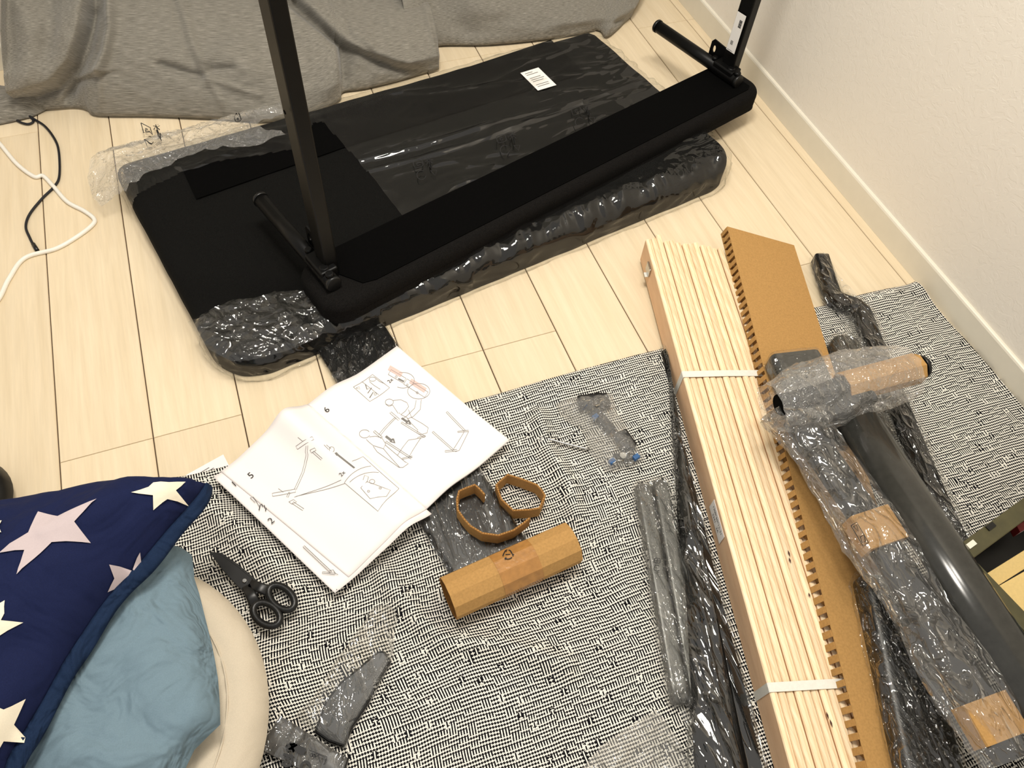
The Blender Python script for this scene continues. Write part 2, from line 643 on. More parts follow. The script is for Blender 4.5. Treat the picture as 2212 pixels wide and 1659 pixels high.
def fill2d(poly, spacing, jitter=0.25, seed=1):
    """constrained triangulation of a polygon with interior points"""
    rnd = random.Random(seed)
    pts = []
    n = len(poly)
    for i in range(n):
        a, b = Vector(poly[i][:2]), Vector(poly[(i + 1) % n][:2])
        k = max(1, int((b - a).length / spacing))
        for j in range(k):
            pts.append(a.lerp(b, j / k))
    nb = len(pts)
    B = np.array([p[:] for p in pts])
    x0, y0 = B.min(0)
    x1, y1 = B.max(0)
    gx, gy = np.meshgrid(np.arange(x0 + spacing / 2, x1, spacing), np.arange(y0 + spacing / 2, y1, spacing * 0.9))
    gx = gx + (np.arange(gx.shape[0])[:, None] % 2) * spacing * 0.5
    G = np.stack([gx.ravel(), gy.ravel()], 1)
    rs = np.random.RandomState(seed)
    G = G + (rs.rand(*G.shape) - 0.5) * spacing * jitter
    d, inside = poly_dist(G, B)
    G = G[inside & (d > spacing * 0.45)]
    allp = [Vector((p[0], p[1])) for p in B] + [Vector((p[0], p[1])) for p in G]
    ed = [(i, (i + 1) % nb) for i in range(nb)]
    r = delaunay_2d_cdt(allp, ed, [], 1, 1e-6)
    V = np.array([v[:] for v in r[0]])
    F = [tuple(f) for f in r[2]]
    return V, F, B


def poly_dist(G, B):
    A0 = B
    A1 = np.roll(B, -1, axis=0)
    dmin = np.full(len(G), 1e9)
    ins = np.zeros(len(G), bool)
    for a, b in zip(A0, A1):
        ab = b - a
        l2 = (ab ** 2).sum() + 1e-12
        t = np.clip(((G - a) @ ab) / l2, 0, 1)
        q = a + t[:, None] * ab
        dmin = np.minimum(dmin, np.hypot(*(G - q).T))
        c = (a[1] > G[:, 1]) != (b[1] > G[:, 1])
        with np.errstate(divide='ignore', invalid='ignore'):
            xi = (b[0] - a[0]) * (G[:, 1] - a[1]) / (b[1] - a[1] + 1e-15) + a[0]
        ins ^= c & (G[:, 0] < xi)
    return dmin, ins


def nz(x, y, s=1.0, seed=0.0):
    return noise.noise(Vector((x * s, y * s, seed)))


def ridged(x, y, s, ang=0.0, asp=1.0, seed=0.0):
    c, sn = math.cos(ang), math.sin(ang)
    a, b = (x * c + y * sn) * s, (-x * sn + y * c) * s * asp
    return 1.0 - 2.0 * abs(noise.noise(Vector((a, b, seed))))


def sheet(name, poly, zf, mat, parent=None, spacing=0.008, thick=0.0, seed=1):
    """thin sheet over a polygon; zf(x, y, d) gives its height"""
    V, F, B = fill2d(poly, spacing, seed=seed)
    d, _ = poly_dist(V, B)
    v = [(p[0], p[1], zf(p[0], p[1], dd)) for p, dd in zip(V, d)]
    if thick:
        n = len(v)
        v2 = v + [(x, y, z - thick) for x, y, z in v]
        f = list(F) + [tuple(n + i for i in reversed(t)) for t in F]
        cnt = {}
        for t in F:
            for i in range(3):
                e = (t[i], t[(i + 1) % 3])
                cnt[e] = 1
        for (a, b) in list(cnt):
            if (b, a) not in cnt:
                f.append((b, a, a + n, b + n))
        return mk(name, v2, f, mat, parent, True)
    return mk(name, v, F, mat, parent, True)


def puff(name, poly, ze, top, bot, R, mat, parent=None, spacing=0.012, wr=None, seed=1, floor=None):
    """closed pillow: seam at ze(x,y); top/bot bulge heights reached at distance R from the seam"""
    V, F, B = fill2d(poly, spacing, seed=seed)
    d, _ = poly_dist(V, B)
    zef = ze if callable(ze) else (lambda x, y: ze)
    prof = lambda dd: math.sqrt(max(0.0, 1 - (1 - min(dd / R, 1.0)) ** 2))
    vt = []
    vb = []
    for p, dd in zip(V, d):
        k = prof(dd)
        z = zef(p[0], p[1]) + top * k + (wr(p[0], p[1], dd) * min(1, dd / 0.01) if wr else 0)
        zb = zef(p[0], p[1]) - bot * k
        if floor is not None:
            zb = max(zb, floor)
        vt.append((p[0], p[1], z))
        vb.append((p[0], p[1], zb - 0.0005))
    n = len(vt)
    f = list(F) + [tuple(n + i for i in reversed(t)) for t in F]
    es = {}
    for t in F:
        for i in range(3):
            es[(t[i], t[(i + 1) % 3])] = 1
    for (a, b) in list(es):
        if (b, a) not in es:
            f.append((b, a, a + n, b + n))
    return mk(name, vt + vb, f, mat, parent, True)


def ribbons(name, lines, width, zf, mat, parent=None, lift=0.0005, px=True, z0=0.02):
    """flat print: polylines (in pixels of the plane they lie on) as thin ribbons following the surface zf(x, y)"""
    v, f = [], []
    for ln in lines:
        w = width
        if isinstance(ln, tuple):
            ln, w = ln
        pts = []
        for (a, b) in ln:
            if px:
                z = z0
                for _ in range(6):
                    q = W(a, b, z)
                    z = zf(q.x, q.y)
                q = W(a, b, z)
            else:
                q = Vector((a, b, zf(a, b)))
            pts.append(q)
        # resample long segments so that they follow the surface
        rs = [pts[0]]
        for p, q in zip(pts, pts[1:]):
            k = max(1, int((q - p).length / 0.012))
            for i in range(1, k + 1):
                m = p.lerp(q, i / k)
                m.z = zf(m.x, m.y)
                rs.append(m)
        pts = rs
        n = len(pts)
        if n < 2:
            continue
        base = len(v)
        for i in range(n):
            t = (pts[min(i + 1, n - 1)] - pts[max(i - 1, 0)])
            t.z = 0
            if t.length < 1e-7:
                t = Vector((1, 0, 0))
            t.normalize()
            s = Vector((-t.y, t.x, 0)) * (w / 2)
            for sg in (-1, 1):
                q = pts[i] + s * sg
                v.append((q.x, q.y, zf(q.x, q.y) + lift))
        for i in range(n - 1):
            a = base + 2 * i
            f.append((a, a + 1, a + 3, a + 2))
    return mk(name, v, f, mat, parent)


def text_mesh(name, body, origin, xdir, ydir, size, mat, parent=None):
    cu = bpy.data.curves.new(name, 'FONT')
    cu.body = body
    cu.size = size
    cu.align_x = 'CENTER'
    cu.align_y = 'CENTER'
    cu.resolution_u = 3
    t = bpy.data.objects.new(name + '_tmp', cu)
    COL.objects.link(t)
    dg = bpy.context.evaluated_depsgraph_get()
    me = bpy.data.meshes.new_from_object(t.evaluated_get(dg))
    vs = [Vector(origin) + Vector(xdir).normalized() * q.co.x + Vector(ydir).normalized() * q.co.y for q in me.vertices]
    fs = [tuple(p.vertices) for p in me.polygons]
    bpy.data.objects.remove(t)
    bpy.data.curves.remove(cu)
    bpy.data.meshes.remove(me)
    return mk(name, vs, fs, mat, parent)


def pxpoly(pts, z):
    return [tuple(W(a, b, z)[:2]) for a, b in pts]


# ================================================================== THE ROOM
XW, YB = 1.262, 1.99           # faces of the right and the back wall
floor = mk('floor', [(-2.2, -1.6, -0.02), (XW, -1.6, -0.02), (XW, YB, -0.02), (-2.2, YB, -0.02),
                     (-2.2, -1.6, -0.0035), (XW, -1.6, -0.0035), (XW, YB, -0.0035), (-2.2, YB, -0.0035)],
           [(0, 3, 2, 1), (4, 5, 6, 7), (0, 1, 5, 4), (1, 2, 6, 5), (2, 3, 7, 6), (3, 0, 4, 7)], 'subfloor')
tag(floor, 'pale maple plank floor with thin dark joints between the boards', 'floor', kind='structure')
PW, X0, JY, HALF = 0.15227, -0.4435, 0.826, 0.8975


def plank(xa, xb, ya, yb):
    g, c = 0.0010, 0.0013
    xa, xb, ya, yb = xa + g, xb - g, ya + g * 0.4, yb - g * 0.4
    v = [(xa, ya, -0.0034), (xb, ya, -0.0034), (xb, yb, -0.0034), (xa, yb, -0.0034),
         (xa, ya, -c), (xb, ya, -c), (xb, yb, -c), (xa, yb, -c),
         (xa + c, ya + c * 0.4, 0), (xb - c, ya + c * 0.4, 0), (xb - c, yb - c * 0.4, 0), (xa + c, yb - c * 0.4, 0)]
    f = [(8, 9, 10, 11)]
    for k in range(4):
        n = (k + 1) % 4
        f += [(k, n, 4 + n, 4 + k), (4 + k, 4 + n, 8 + n, 8 + k)]
    mk('plank', v, f, 'floor', floor)


k = -11
while True:
    xa = X0 + PW * k
    if xa > XW - 0.002:
        break
    xb = min(xa + PW, XW)
    if xb > -2.2:
        ph = 0 if (k // 2) % 2 == 0 else HALF
        j = JY + ph - 4 * HALF
        while j < YB:
            a, b = max(j, -1.6), min(j + 2 * HALF, YB)
            if b - a > 0.01:
                plank(max(xa, -2.2), xb, a, b)
            j += 2 * HALF
    k += 1

wr_ = prism('wall_right', [(XW, -1.6), (XW + 0.1, -1.6), (XW + 0.1, YB + 0.1), (XW, YB + 0.1)], 0, 2.4, 'wall')
tag(wr_, 'off-white wall with embossed plaster-pattern wallpaper', 'wall', kind='structure')
wb_ = prism('wall_back', [(-2.2, YB), (XW, YB), (XW, YB + 0.1), (-2.2, YB + 0.1)], 0, 2.4, 'wall')
tag(wb_, 'white back wall behind the grey curtains', 'wall', kind='structure')
# baseboards with a small rounded top
def baseboard(name, a, b, nrm, label):
    a, b, nrm = Vector(a), Vector(b), Vector(nrm)
    prof = [(0, 0), (0.008, 0), (0.008, 0.056), (0.0065, 0.0595), (0.004, 0.061), (0, 0.061)]
    v = [p + nrm * o + Vector((0, 0, z)) for p in (a, b) for o, z in prof]
    m = len(prof)
    f = [(i, (i + 1) % m, m + (i + 1) % m, m + i) for i in range(m)] + [tuple(range(m)), tuple(range(2 * m - 1, m - 1, -1))]
    o = recalc(mk(name, v, f, 'white_trim'))
    tag(o, label, 'baseboard', kind='structure')


baseboard('baseboard_right', (XW, -1.6, 0.0003), (XW, YB, 0.0003), (-1, 0, 0), 'low white baseboard along the right wall')
baseboard('baseboard_back', (-2.2, YB, 0.0003), (XW - 0.009, YB, 0.0003), (0, -1, 0), 'low white baseboard under the back wall')


# ================================================================== CURTAINS
RT = np.array(RM).T


def project(P):
    c = (np.asarray(P) - np.array((0, 0, CAM_H))) @ RT.T
    return np.stack([1106 - F_PX * c[:, 0] / c[:, 2], 829.5 + F_PX * c[:, 1] / c[:, 2]], 1)


def line_sd(Q, poly):
    """distance to a polyline and the side of it (+1: left of a downward run)"""
    best = np.full(len(Q), 1e9)
    side = np.zeros(len(Q))
    for a, b in zip(poly, poly[1:]):
        a, b = np.array(a, float), np.array(b, float)
        ab = b - a
        t = np.clip(((Q - a) @ ab) / (ab @ ab), 0, 1)
        q = Q - (a + t[:, None] * ab)
        d = np.hypot(q[:, 0], q[:, 1])
        cr = ab[0] * (Q[:, 1] - a[1]) - ab[1] * (Q[:, 0] - a[0])
        m = d < best
        best[m] = d[m]
        side[m] = np.sign(cr[m])
    return best, side


def curtain(name, cols, ywall, feats, label, nu=170, nv=80, seed=0.0, ztop=1.9, bulge=0.035):
    """cols: (hem pixel, pixel where the cloth leaves the photo, optional depth offset); feats: folds traced on the cloth"""
    hem = smooth_path([W(c[0][0], c[0][1], 0.006) for c in cols], 12)
    top = smooth_path([WY(c[1][0], c[1][1], ywall + (c[2] if len(c) > 2 else 0)) for c in cols], 12)
    M_ = len(hem)
    ts = [0, 0.015, 0.035] + [0.035 + 0.965 * (i / nv) for i in range(1, nv + 1)]
    R0 = len(ts)
    P, ST = [], []
    for i in range(nu + 1):
        q = i / nu * (M_ - 1)
        a = int(min(q, M_ - 2))
        H, T = hem[a].lerp(hem[a + 1], q - a), top[a].lerp(top[a + 1], q - a)
        for t in ts:
            p = H.lerp(T, t)
            p.z += bulge * math.sin(PI * t) + 0.012 * min(1, t / 0.03)
            p.y -= bulge * 0.8 * math.sin(PI * t)
            P.append(p[:])
            ST.append((i / nu, t))
    P, ST = np.array(P), np.array(ST)
    Q = project(P)
    D = np.zeros(len(P))
    for ft in feats:
        d, sd = line_sd(Q, ft[1])
        if ft[0] == 'edge':
            w_ = 0.5 + 0.5 * np.tanh(sd * d / 5.0)
            D += w_ * ft[2] * np.exp(-(d / ft[4]) ** 2) - (1 - w_) * ft[3] * np.exp(-(d / ft[5]) ** 2)
        else:
            D += ft[2] * np.exp(-(d / ft[3]) ** 2)
    for k, (s_, t_) in enumerate(ST):
        D[k] += 0.010 * nz(s_ * 8, t_ * 1.5, 1, seed) + 0.005 * nz(s_ * 20, t_ * 5.0, 1, seed + 5) + 0.003 * ridged(Q[k, 0] / 60, Q[k, 1] / 40, 1, 0.5, 1, seed)
    D *= np.clip(ST[:, 1] / 0.10, 0.15, 1)
    P[:, 1] -= D * 0.78
    P[:, 2] = np.maximum(P[:, 2] + D * 0.62, 0.006)
    v, uv, f = [], [], []
    for i in range(nu + 1):
        for j in range(R0):
            v.append(tuple(P[i * R0 + j]))
            uv.append((i / nu * 1.4, ts[j] * 0.42))
        T = Vector(P[i * R0 + R0 - 1])
        for z in (0.45, 0.9, 1.4, ztop):
            v.append((T.x, T.y + 0.01, max(z, T.z + 0.05)))
            uv.append((i / nu * 1.4, 0.42 + z * 0.9))
    R_ = R0 + 4
    for i in range(nu):
        for j in range(R_ - 1):
            f.append((i * R_ + j, (i + 1) * R_ + j, (i + 1) * R_ + j + 1, i * R_ + j + 1))
    o = mk(name, v, f, 'curtain', None, True, uv)
    sm = o.modifiers.new('thick', 'SOLIDIFY')
    sm.thickness = 0.0015
    tag(o, label, 'curtain', 'grey curtains')
    return o


curtain('curtain', [((880, 110), (850, -60)), ((955, 99), (950, -60)), ((1045, 98), (1050, -60)), ((1150, 89), (1160, -60)), ((1240, 76), (1260, -60)), ((1292, 66), (1320, -60)), ((1312, 80), (1350, -50)), ((1364, 36), (1390, -40))],
        1.955, [('edge', [(1312, 84), (1290, 62), (1262, 56), (1215, 66)], 0.018, 0.010, 30, 12), ('ridge', [(1345, 45), (1290, 62)], -0.02, 8), ('ridge', [(1360, 20), (1318, 58)], 0.012, 8),
               ('ridge', [(930, -10), (1010, 60)], -0.018, 30), ('ridge', [(1060, 92), (1100, 86), (1150, 74)], 0.008, 8), ('ridge', [(1050, 0), (1120, 40)], 0.012, 40), ('ridge', [(960, -20), (930, 30), (900, 50)], -0.02, 30)],
        'grey melange curtain panel at the right whose hem lies behind the wrapped mattress', seed=3.3)
left_curtain = curtain('curtain', [((40, 240), (14, 0), -0.04), ((60, 239), (30, 0)), ((110, 236), (80, 0)), ((165, 233), (140, 0)), ((188, 238), (185, 0)), ((212, 250), (232, 0)), ((330, 252), (330, 0)), ((460, 257), (430, 0)),
                    ((590, 263), (540, 0)), ((690, 240), (640, 0)), ((734, 216), (704, 0)), ((742, 201), (720, 0)), ((800, 190), (775, 0)), ((880, 170), (850, 0)), ((948, 150), (918, 0))],
        1.90, [('edge', [(200, -20), (186, 55), (160, 135), (120, 184), (62, 206), (0, 216)], 0.050, 0.028, 70, 26),
               ('ridge', [(200, 30), (186, 110), (158, 190), (150, 215)], -0.022, 16),
               ('ridge', [(236, -20), (239, 60), (229, 112), (214, 152)], 0.028, 10), ('ridge', [(214, 158), (216, 246)], 0.010, 9), ('edge', [(214, 160), (160, 172), (140, 205)], 0.014, 0.010, 26, 12),
               ('ridge', [(383, -20), (415, 90), (446, 168)], 0.009, 9), ('ridge', [(372, 0), (402, 95), (432, 165)], -0.006, 10),
               ('ridge', [(345, 138), (395, 155), (444, 166)], -0.016, 9), ('ridge', [(446, 170), (470, 205), (492, 247)], 0.009, 7), ('ridge', [(446, 168), (560, 206)], 0.008, 8), ('ridge', [(460, 150), (500, 148)], -0.012, 8),
               ('ridge', [(505, 118), (535, 140)], 0.018, 42), ('ridge', [(440, 130), (500, 95), (580, 100)], 0.008, 10),
               ('edge', [(620, 10), (690, 66), (732, 100), (738, 218)], 0.026, 0.030, 50, 22),
               ('edge', [(908, 153), (850, 140), (790, 118), (738, 92), (690, 45), (640, 0)], 0.034, 0.022, 45, 26),
               ('ridge', [(720, 20), (760, 60), (800, 100)], 0.008, 8), ('ridge', [(745, 40), (752, 80), (800, 118)], -0.006, 6),
               ('ridge', [(912, -10), (930, 70), (944, 140)], 0.008, 6), ('ridge', [(775, 130), (840, 165)], 0.012, 14), ('ridge', [(40, 0), (70, 90), (64, 170)], 0.02, 30), ('ridge', [(110, 0), (115, 60), (105, 120)], -0.012, 22),
               ('ridge', [(220, 243), (330, 240), (460, 244), (590, 250)], 0.003, 4)],
        'wide grey melange curtain panel at the left, its hem spread out on the floor', nu=330, nv=100, seed=8.1)
pool = pxpoly([(-110, 178), (-30, 176), (30, 186), (64, 203), (110, 206), (90, 226), (62, 240), (20, 250), (-20, 258), (-110, 270)], 0.02)
po_ = sheet('pooled_hem', pool, lambda x, y, d: 0.006 + 0.045 * math.sqrt(min(1, d / 0.06)) + 0.006 * ridged(x, y, 14, 0.4, 1.5, 2.0) * min(1, d / .02), 'curtain', left_curtain, 0.010, 0.003)
ul = po_.data.uv_layers.new(name='UVMap')
for lp in po_.data.loops:
    c = po_.data.vertices[lp.vertex_index].co
    ul.data[lp.index].uv = (c.x * 1.1, c.y * 1.1)


# ================================================================== RUG
RIDGES = []
for pts, h, w in [([(1165, 905), (1180, 975), (1232, 1060), (1240, 1120)], 0.014, 0.016),
                  ([(350, 1060), (430, 1085), (520, 1150), (640, 1270)], 0.018, 0.026),
                  ([(700, 1330), (640, 1420), (600, 1500)], 0.008, 0.02),
                  ([(830, 1250), (900, 1335), (960, 1392), (1080, 1395), (1220, 1440)], 0.015, 0.018),
                  ([(1270, 1120), (1330, 1200), (1350, 1300)], 0.006, 0.02),
                  ([(1985, 622), (2075, 690), (2150, 780), (2250, 900)], 0.022, 0.022),
                  ([(1860, 655), (1990, 630)], 0.010, 0.03),
                  ([(1040, 880), (1180, 850), (1380, 800)], 0.005, 0.03)]:
    pp = [W(a, b, 0)[:2] for a, b in pts]
    RIDGES.append(([np.array(p) for p in pp], h, w))


def rug_z(x, y):
    z = 0.0065 + 0.0018 * nz(x, y, 6, 2.2)
    p = np.array((x, y))
    for pts, h, w in RIDGES:
        dm = 1e9
        for a, b in zip(pts, pts[1:]):
            ab = b - a
            t = min(1, max(0, float((p - a) @ ab / (ab @ ab))))
            dm = min(dm, float(np.hypot(*(p - a - t * ab))))
        if dm < 3 * w:
            z += h * math.exp(-(dm / w) ** 2)
    return z


def build_rug():
    tl, tr = W(313, 1036, 0), W(1992, 630, 0)
    x0, x1, y1, y0 = -0.312, 1.249, 0.722, -0.75
    nx, ny = 250, 235
    v, uv, f = [], [], []
    for j in range(ny + 1):
        t = j / ny
        for i in range(nx + 1):
            s = i / nx
            x = x0 + (x1 - x0) * s
            y = y0 + (y1 - y0) * t
            x += (1 - s) * (0.012 * nz(0.3, y, 7, 1) - 0.01 * t) * 1.5
            y += t * (0.014 * (1 - s) ** 3 + 0.008 * nz(x, 0.2, 5, 4) - 0.02 * s ** 8 - 0.005)
            x -= 0.02 * s ** 20 * t ** 20
            v.append((x, y, rug_z(x, y)))
            uv.append((s * (x1 - x0), t * (y1 - y0)))
    for j in range(ny):
        for i in range(nx):
            a = j * (nx + 1) + i
            f.append((a, a + 1, a + nx + 2, a + nx + 1))
    o = mk('rug', v, f, 'rug', None, True, uv)
    m = o.modifiers.new('thick', 'SOLIDIFY')
    m.thickness = 0.0055
    m.offset = -1
    tag(o, 'black and white woven tweed rug with ripples, under the loose parts', 'rug')


build_rug()


# ================================================================== WRAPPED MATTRESS CUSHION
def roll_surface(a, b, Lx, Ly, T, r, Rc, off=0.0):
    """point and normal on a slab with rounded edges; (a, b) on the unrolled top sheet"""
    Rr = Rc(a, b) if callable(Rc) else Rc
    Rr = max(Rr, r)
    ca, cb = min(max(a, Rr), Lx - Rr), min(max(b, Rr), Ly - Rr)
    da, db = a - ca, b - cb
    dt = math.hypot(da, db)
    if dt <= Rr - r + 1e-9:
        return (a, b, T + off), (0, 0, 1)
    n = (da / dt, db / dt)
    d = dt - (Rr - r)
    rr = r + off
    if d < r * PI / 2:
        th = d / r
        return (ca + n[0] * (Rr - r + rr * math.sin(th)), cb + n[1] * (Rr - r + rr * math.sin(th)), T - r + rr * math.cos(th)), (n[0] * math.sin(th), n[1] * math.sin(th), math.cos(th))
    return (ca + n[0] * (Rr - r + rr), cb + n[1] * (Rr - r + rr), T - r - (d - r * PI / 2)), (n[0], n[1], 0)


CT, CR = 0.064, 0.022
CO = W(238, 352, CT)
CO = Vector((CO.x, CO.y, 0))
cbl = W(238, 352, CT)
cbr = W(1272, 62, CT)
CU = (cbr - cbl)
CU.z = 0
CLX = CU.length + 0.012
CU.normalize()
cfl = W(1588, 380, 0.022)
CV = Vector((cfl.x - cbr.x, cfl.y - cbr.y, 0))
CLY = CV.length
CV.normalize()


def c_radius(a, b):
    if b > CLY / 2:
        return 0.085
    return 0.03


def c_fac(a):
    return 1.0 + 0.062 * (1 - a / CLX)      # the left end is a little deeper


def c_world(p):
    return CO + CU * p[0] + CV * (p[1] * c_fac(p[0])) + Vector((0, 0, p[2]))


def c_local(x, y):
    """inverse of the skewed frame"""
    d = Vector((x - CO.x, y - CO.y))
    det = CU.x * CV.y - CU.y * CV.x
    a = (d.x * CV.y - d.y * CV.x) / det
    return (a, (CU.x * d.y - CU.y * d.x) / det / c_fac(a))


def slab_grid(name, world, Lx, Ly, T, r, Rc, mat, parent, ext, na, nb, off=0.0, disp=None, keep=None, zmin=0.0, uv=False):
    idx, v, f = {}, [], []
    As = np.linspace(-ext, Lx + ext, na)
    Bs = np.linspace(-ext, Ly + ext, nb)
    P = []
    for i, a in enumerate(As):
        for j, b in enumerate(Bs):
            p, n = roll_surface(a, b, Lx, Ly, T, r, Rc, off)
            if disp:
                h = disp(a, b, p, n)
                p = (p[0] + n[0] * h, p[1] + n[1] * h, p[2] + n[2] * h)
            p = (p[0], p[1], max(p[2], zmin))
            v.append(world(p))
    if keep:
        GA, GB = np.meshgrid((As[1:] + As[:-1]) / 2, (Bs[1:] + Bs[:-1]) / 2, indexing='ij')
        KM = keep(GA, GB)
    for i in range(na - 1):
        for j in range(nb - 1):
            if keep and not KM[i, j]:
                continue
            f.append((i * nb + j, (i + 1) * nb + j, (i + 1) * nb + j + 1, i * nb + j + 1))
    used = sorted({q for t in f for q in t})
    mp = {q: k for k, q in enumerate(used)}
    o = mk(name, [v[q] for q in used], [tuple(mp[q] for q in t) for t in f], mat, parent, True)
    return recalc(o) if not keep else o


matt = empty('mattress_cushion', (CO + CU * CLX / 2 + CV * CLY / 2))
tag(matt, 'long black knit mattress cushion in a torn clear plastic bag on the bare floor', 'cushion')
slab_grid('cushion', c_world, CLX, CLY, CT, CR, c_radius, 'knit', matt, 0.07, 120, 70, 0.0,
          lambda a, b, p, n: 0.002 * nz(a, b, 14, 1), None, 0.001)
slab_bot = prism('underside', [c_world((a, b, 0))[:2] for a, b in ((0.09, 0.03), (CLX - 0.09, 0.03), (CLX - 0.09, CLY - 0.09), (0.09, CLY - 0.09))], 0.0008, 0.004, 'felt', matt)
# black non-woven strip let into the back half of the top
st = [W(a, b, CT) for a, b in ((395, 368), (425, 432), (740, 322), (1262, 160), (1190, 88), (700, 250))]
sheet('woven_strip', [s[:2] for s in st], lambda x, y, d: CT + 0.0032, 'felt', matt, 0.05)
# care label
lab = [W(a, b, CT + 0.006) for a, b in ((1124, 158), (1163, 146), (1202, 184), (1162, 196))]
sheet('care_label', [s[:2] for s in lab], lambda x, y, d: CT + 0.0065, 'sticker', matt, 0.05)
la, lb, ld = Vector(lab[0]), Vector(lab[1]), Vector(lab[3])
rows = []
for k in range(9):
    t = 0.12 + 0.09 * k
    a = la.lerp(ld, t)
    bq = lb.lerp(lab[2], t)
    if k in (2, 6):
        continue
    rows.append([tuple(a.lerp(bq, 0.14)[:2]), tuple(a.lerp(bq, 0.55 if k == 0 else random.uniform(0.7, 0.9))[:2])])
ribbons('label_print', rows, 0.0013, lambda x, y: CT + 0.0072, 'ink_grey', matt, px=False)

# plastic bag: closed over most of the cushion, torn open at the left end
hole = np.array([c_local(*W(a, b, CT + 0.003)[:2]) for a, b in
                 [(200, 430), (283, 437), (330, 405), (392, 374), (470, 352), (560, 338), (640, 322), (678, 270), (700, 268), (745, 318), (800, 380), (866, 462), (900, 560), (800, 640), (672, 632), (600, 634), (552, 650), (505, 652), (470, 668), (430, 688), (398, 702), (340, 720)]])
HB = hole


def hole_keep(A, B):
    d, ins = poly_dist(np.stack([A.ravel(), B.ravel()], 1), HB)
    return ~ins.reshape(A.shape)


def bag_disp(a, b, p, n):
    x, y = a, b
    edge = min(a, b, CLX - a, CLY - b)
    h = 0.0
    # long slack folds running along the cushion
    h += 0.0030 * max(0, ridged(x, y, 3.2, 0.16, 5.0, 1.5)) ** 3
    h += 0.0016 * max(0, ridged(x, y, 9, -0.25, 4.0, 4.5)) ** 4
    # puckers across the long edges
    k = math.exp(-(max(0.0, edge - 0.02) / 0.035) ** 2)
    h += k * 0.0035 * ridged(x, y, 26, 0.9 if x > 0.5 else 0.2, 0.35, 7.7)
    # crumpled corner near the tear
    dcor = math.hypot(x - 0.12, y - CLY + 0.03)
    h += 0.008 * math.exp(-(dcor / 0.14) ** 2) * ridged(x, y, 30, 0.5, 2.2, 9.1)
    h += 0.006 * math.exp(-((y - 0.05) / 0.05) ** 2) * math.exp(-((x - 0.25) / 0.16) ** 2) * ridged(x, y, 30, 1.4, 1.0, 3.3)
    h += 0.004 * math.exp(-((x - CLX) / 0.10) ** 2) * ridged(x, y, 24, 0.1, 2.6, 5.3)
    # ruffled band along the front edge, right of the middle
    rf = math.exp(-((y - CLY + 0.03) / 0.028) ** 2) * min(1, max(0, (x - 0.42) / 0.2))
    h += rf * (0.010 * max(0, ridged(x, y, 24, 0.35, 0.35, 2.2)) + 0.004 * ridged(x, y, 70, 0.3, 0.6, 5))
    # two long raised pleats across the top
    h += 0.006 * math.exp(-((y - 0.16 - 0.10 * x + 0.01 * math.sin(x * 9)) / 0.006) ** 2) * (1 if 0.3 < x < 1.0 else 0)
    h += 0.005 * math.exp(-((y - 0.24 - 0.02 * x + 0.012 * math.sin(x * 7)) / 0.005) ** 2) * (1 if x > 0.45 else 0)
    return 0.0045 + max(-0.001, h)


slab_grid('plastic_bag', c_world, CLX, CLY, CT, CR, c_radius, 'film_long', matt, 0.068, 330, 180, 0.0, bag_disp, hole_keep, 0.002)
# torn flap thrown back over the far left corner
flap = [(182, 372), (225, 318), (268, 287), (330, 262), (352, 257), (400, 268), (455, 255), (520, 225), (592, 208), (606, 240), (618, 268), (560, 300), (628, 318), (560, 338), (470, 352), (392, 372), (330, 405), (283, 437), (250, 425), (215, 438), (190, 410)]


def flap_z(x, y, d):
    a, b = c_local(x, y)
    inside = min(a, b + 0.02)
    base = CT + 0.012 if inside > 0.01 else max(0.006, (CT + 0.012) * max(0, 1 + (inside - 0.01) / 0.10))
    return base + 0.012 * max(0, ridged(x, y, 14, 0.3, 2.4, 6.6)) + 0.005 * ridged(x, y, 34, -0.3, 1.6, 1.1)


sheet('torn_flap', pxpoly(flap, 0.05), flap_z, 'film_milky', matt, 0.007)


# crumpled double layer of film left lying over the near left corner
cr_poly = pxpoly([(408, 702), (470, 670), (505, 654), (552, 650), (600, 636), (672, 632), (712, 690), (690, 735), (620, 765), (540, 785), (500, 786), (455, 762)], CT)
sheet('crumpled_film', cr_poly, lambda x, y, d: CT + 0.009 + (0.008 * max(0, ridged(x, y, 18, 0.5, 2.6, 9.1)) + 0.002 * ridged(x, y, 46, 0.9, 1.8, 4.1)) * min(1, d / 0.012), 'film', matt, 0.0045)


# printed recycling and care marks on the film
def marks(cx, cy, s, rot=0.0, kind='bag'):
    c, sn = math.cos(rot), math.sin(rot)

    def T(pts):
        return [(cx + s * (c * x - sn * y), cy + s * (sn * x + c * y)) for x, y in pts]
    ring = [(math.cos(t) * 0.45 - 0.6, math.sin(t) * 0.45 + 0.6) for t in np.linspace(0.4, 5.6, 14)]
    box = [(-1.0, -0.9), (-0.3, -0.9), (-0.2, -0.75), (-0.2, -0.3), (-0.35, -0.2), (-1.0, -0.2), (-1.1, -0.35), (-1.1, -0.75), (-1.0, -0.9)]
    pac = [(math.cos(t) * 0.14 - 0.65, math.sin(t) * 0.16 - 0.55) for t in np.linspace(0.5, 5.7, 9)] + [(-0.65, -0.55)]
    star = [[(0.1, -0.95), (0.75, -0.25)], [(0.75, -0.95), (0.15, -0.25)], [(0.42, -1.0), (0.5, 0.2)], [(0.05, -0.6), (0.85, -0.6)]]
    tri = [(0.35, 0.4), (0.95, 0.5), (0.7, 1.0), (0.35, 0.4)]
    L_ = [T(ring), T(box), T(pac), T(tri)] + [T(q) for q in star]
    L_.append((T([(0.45, -0.3), (0.5, 0.15)]), 0.004))
    return L_


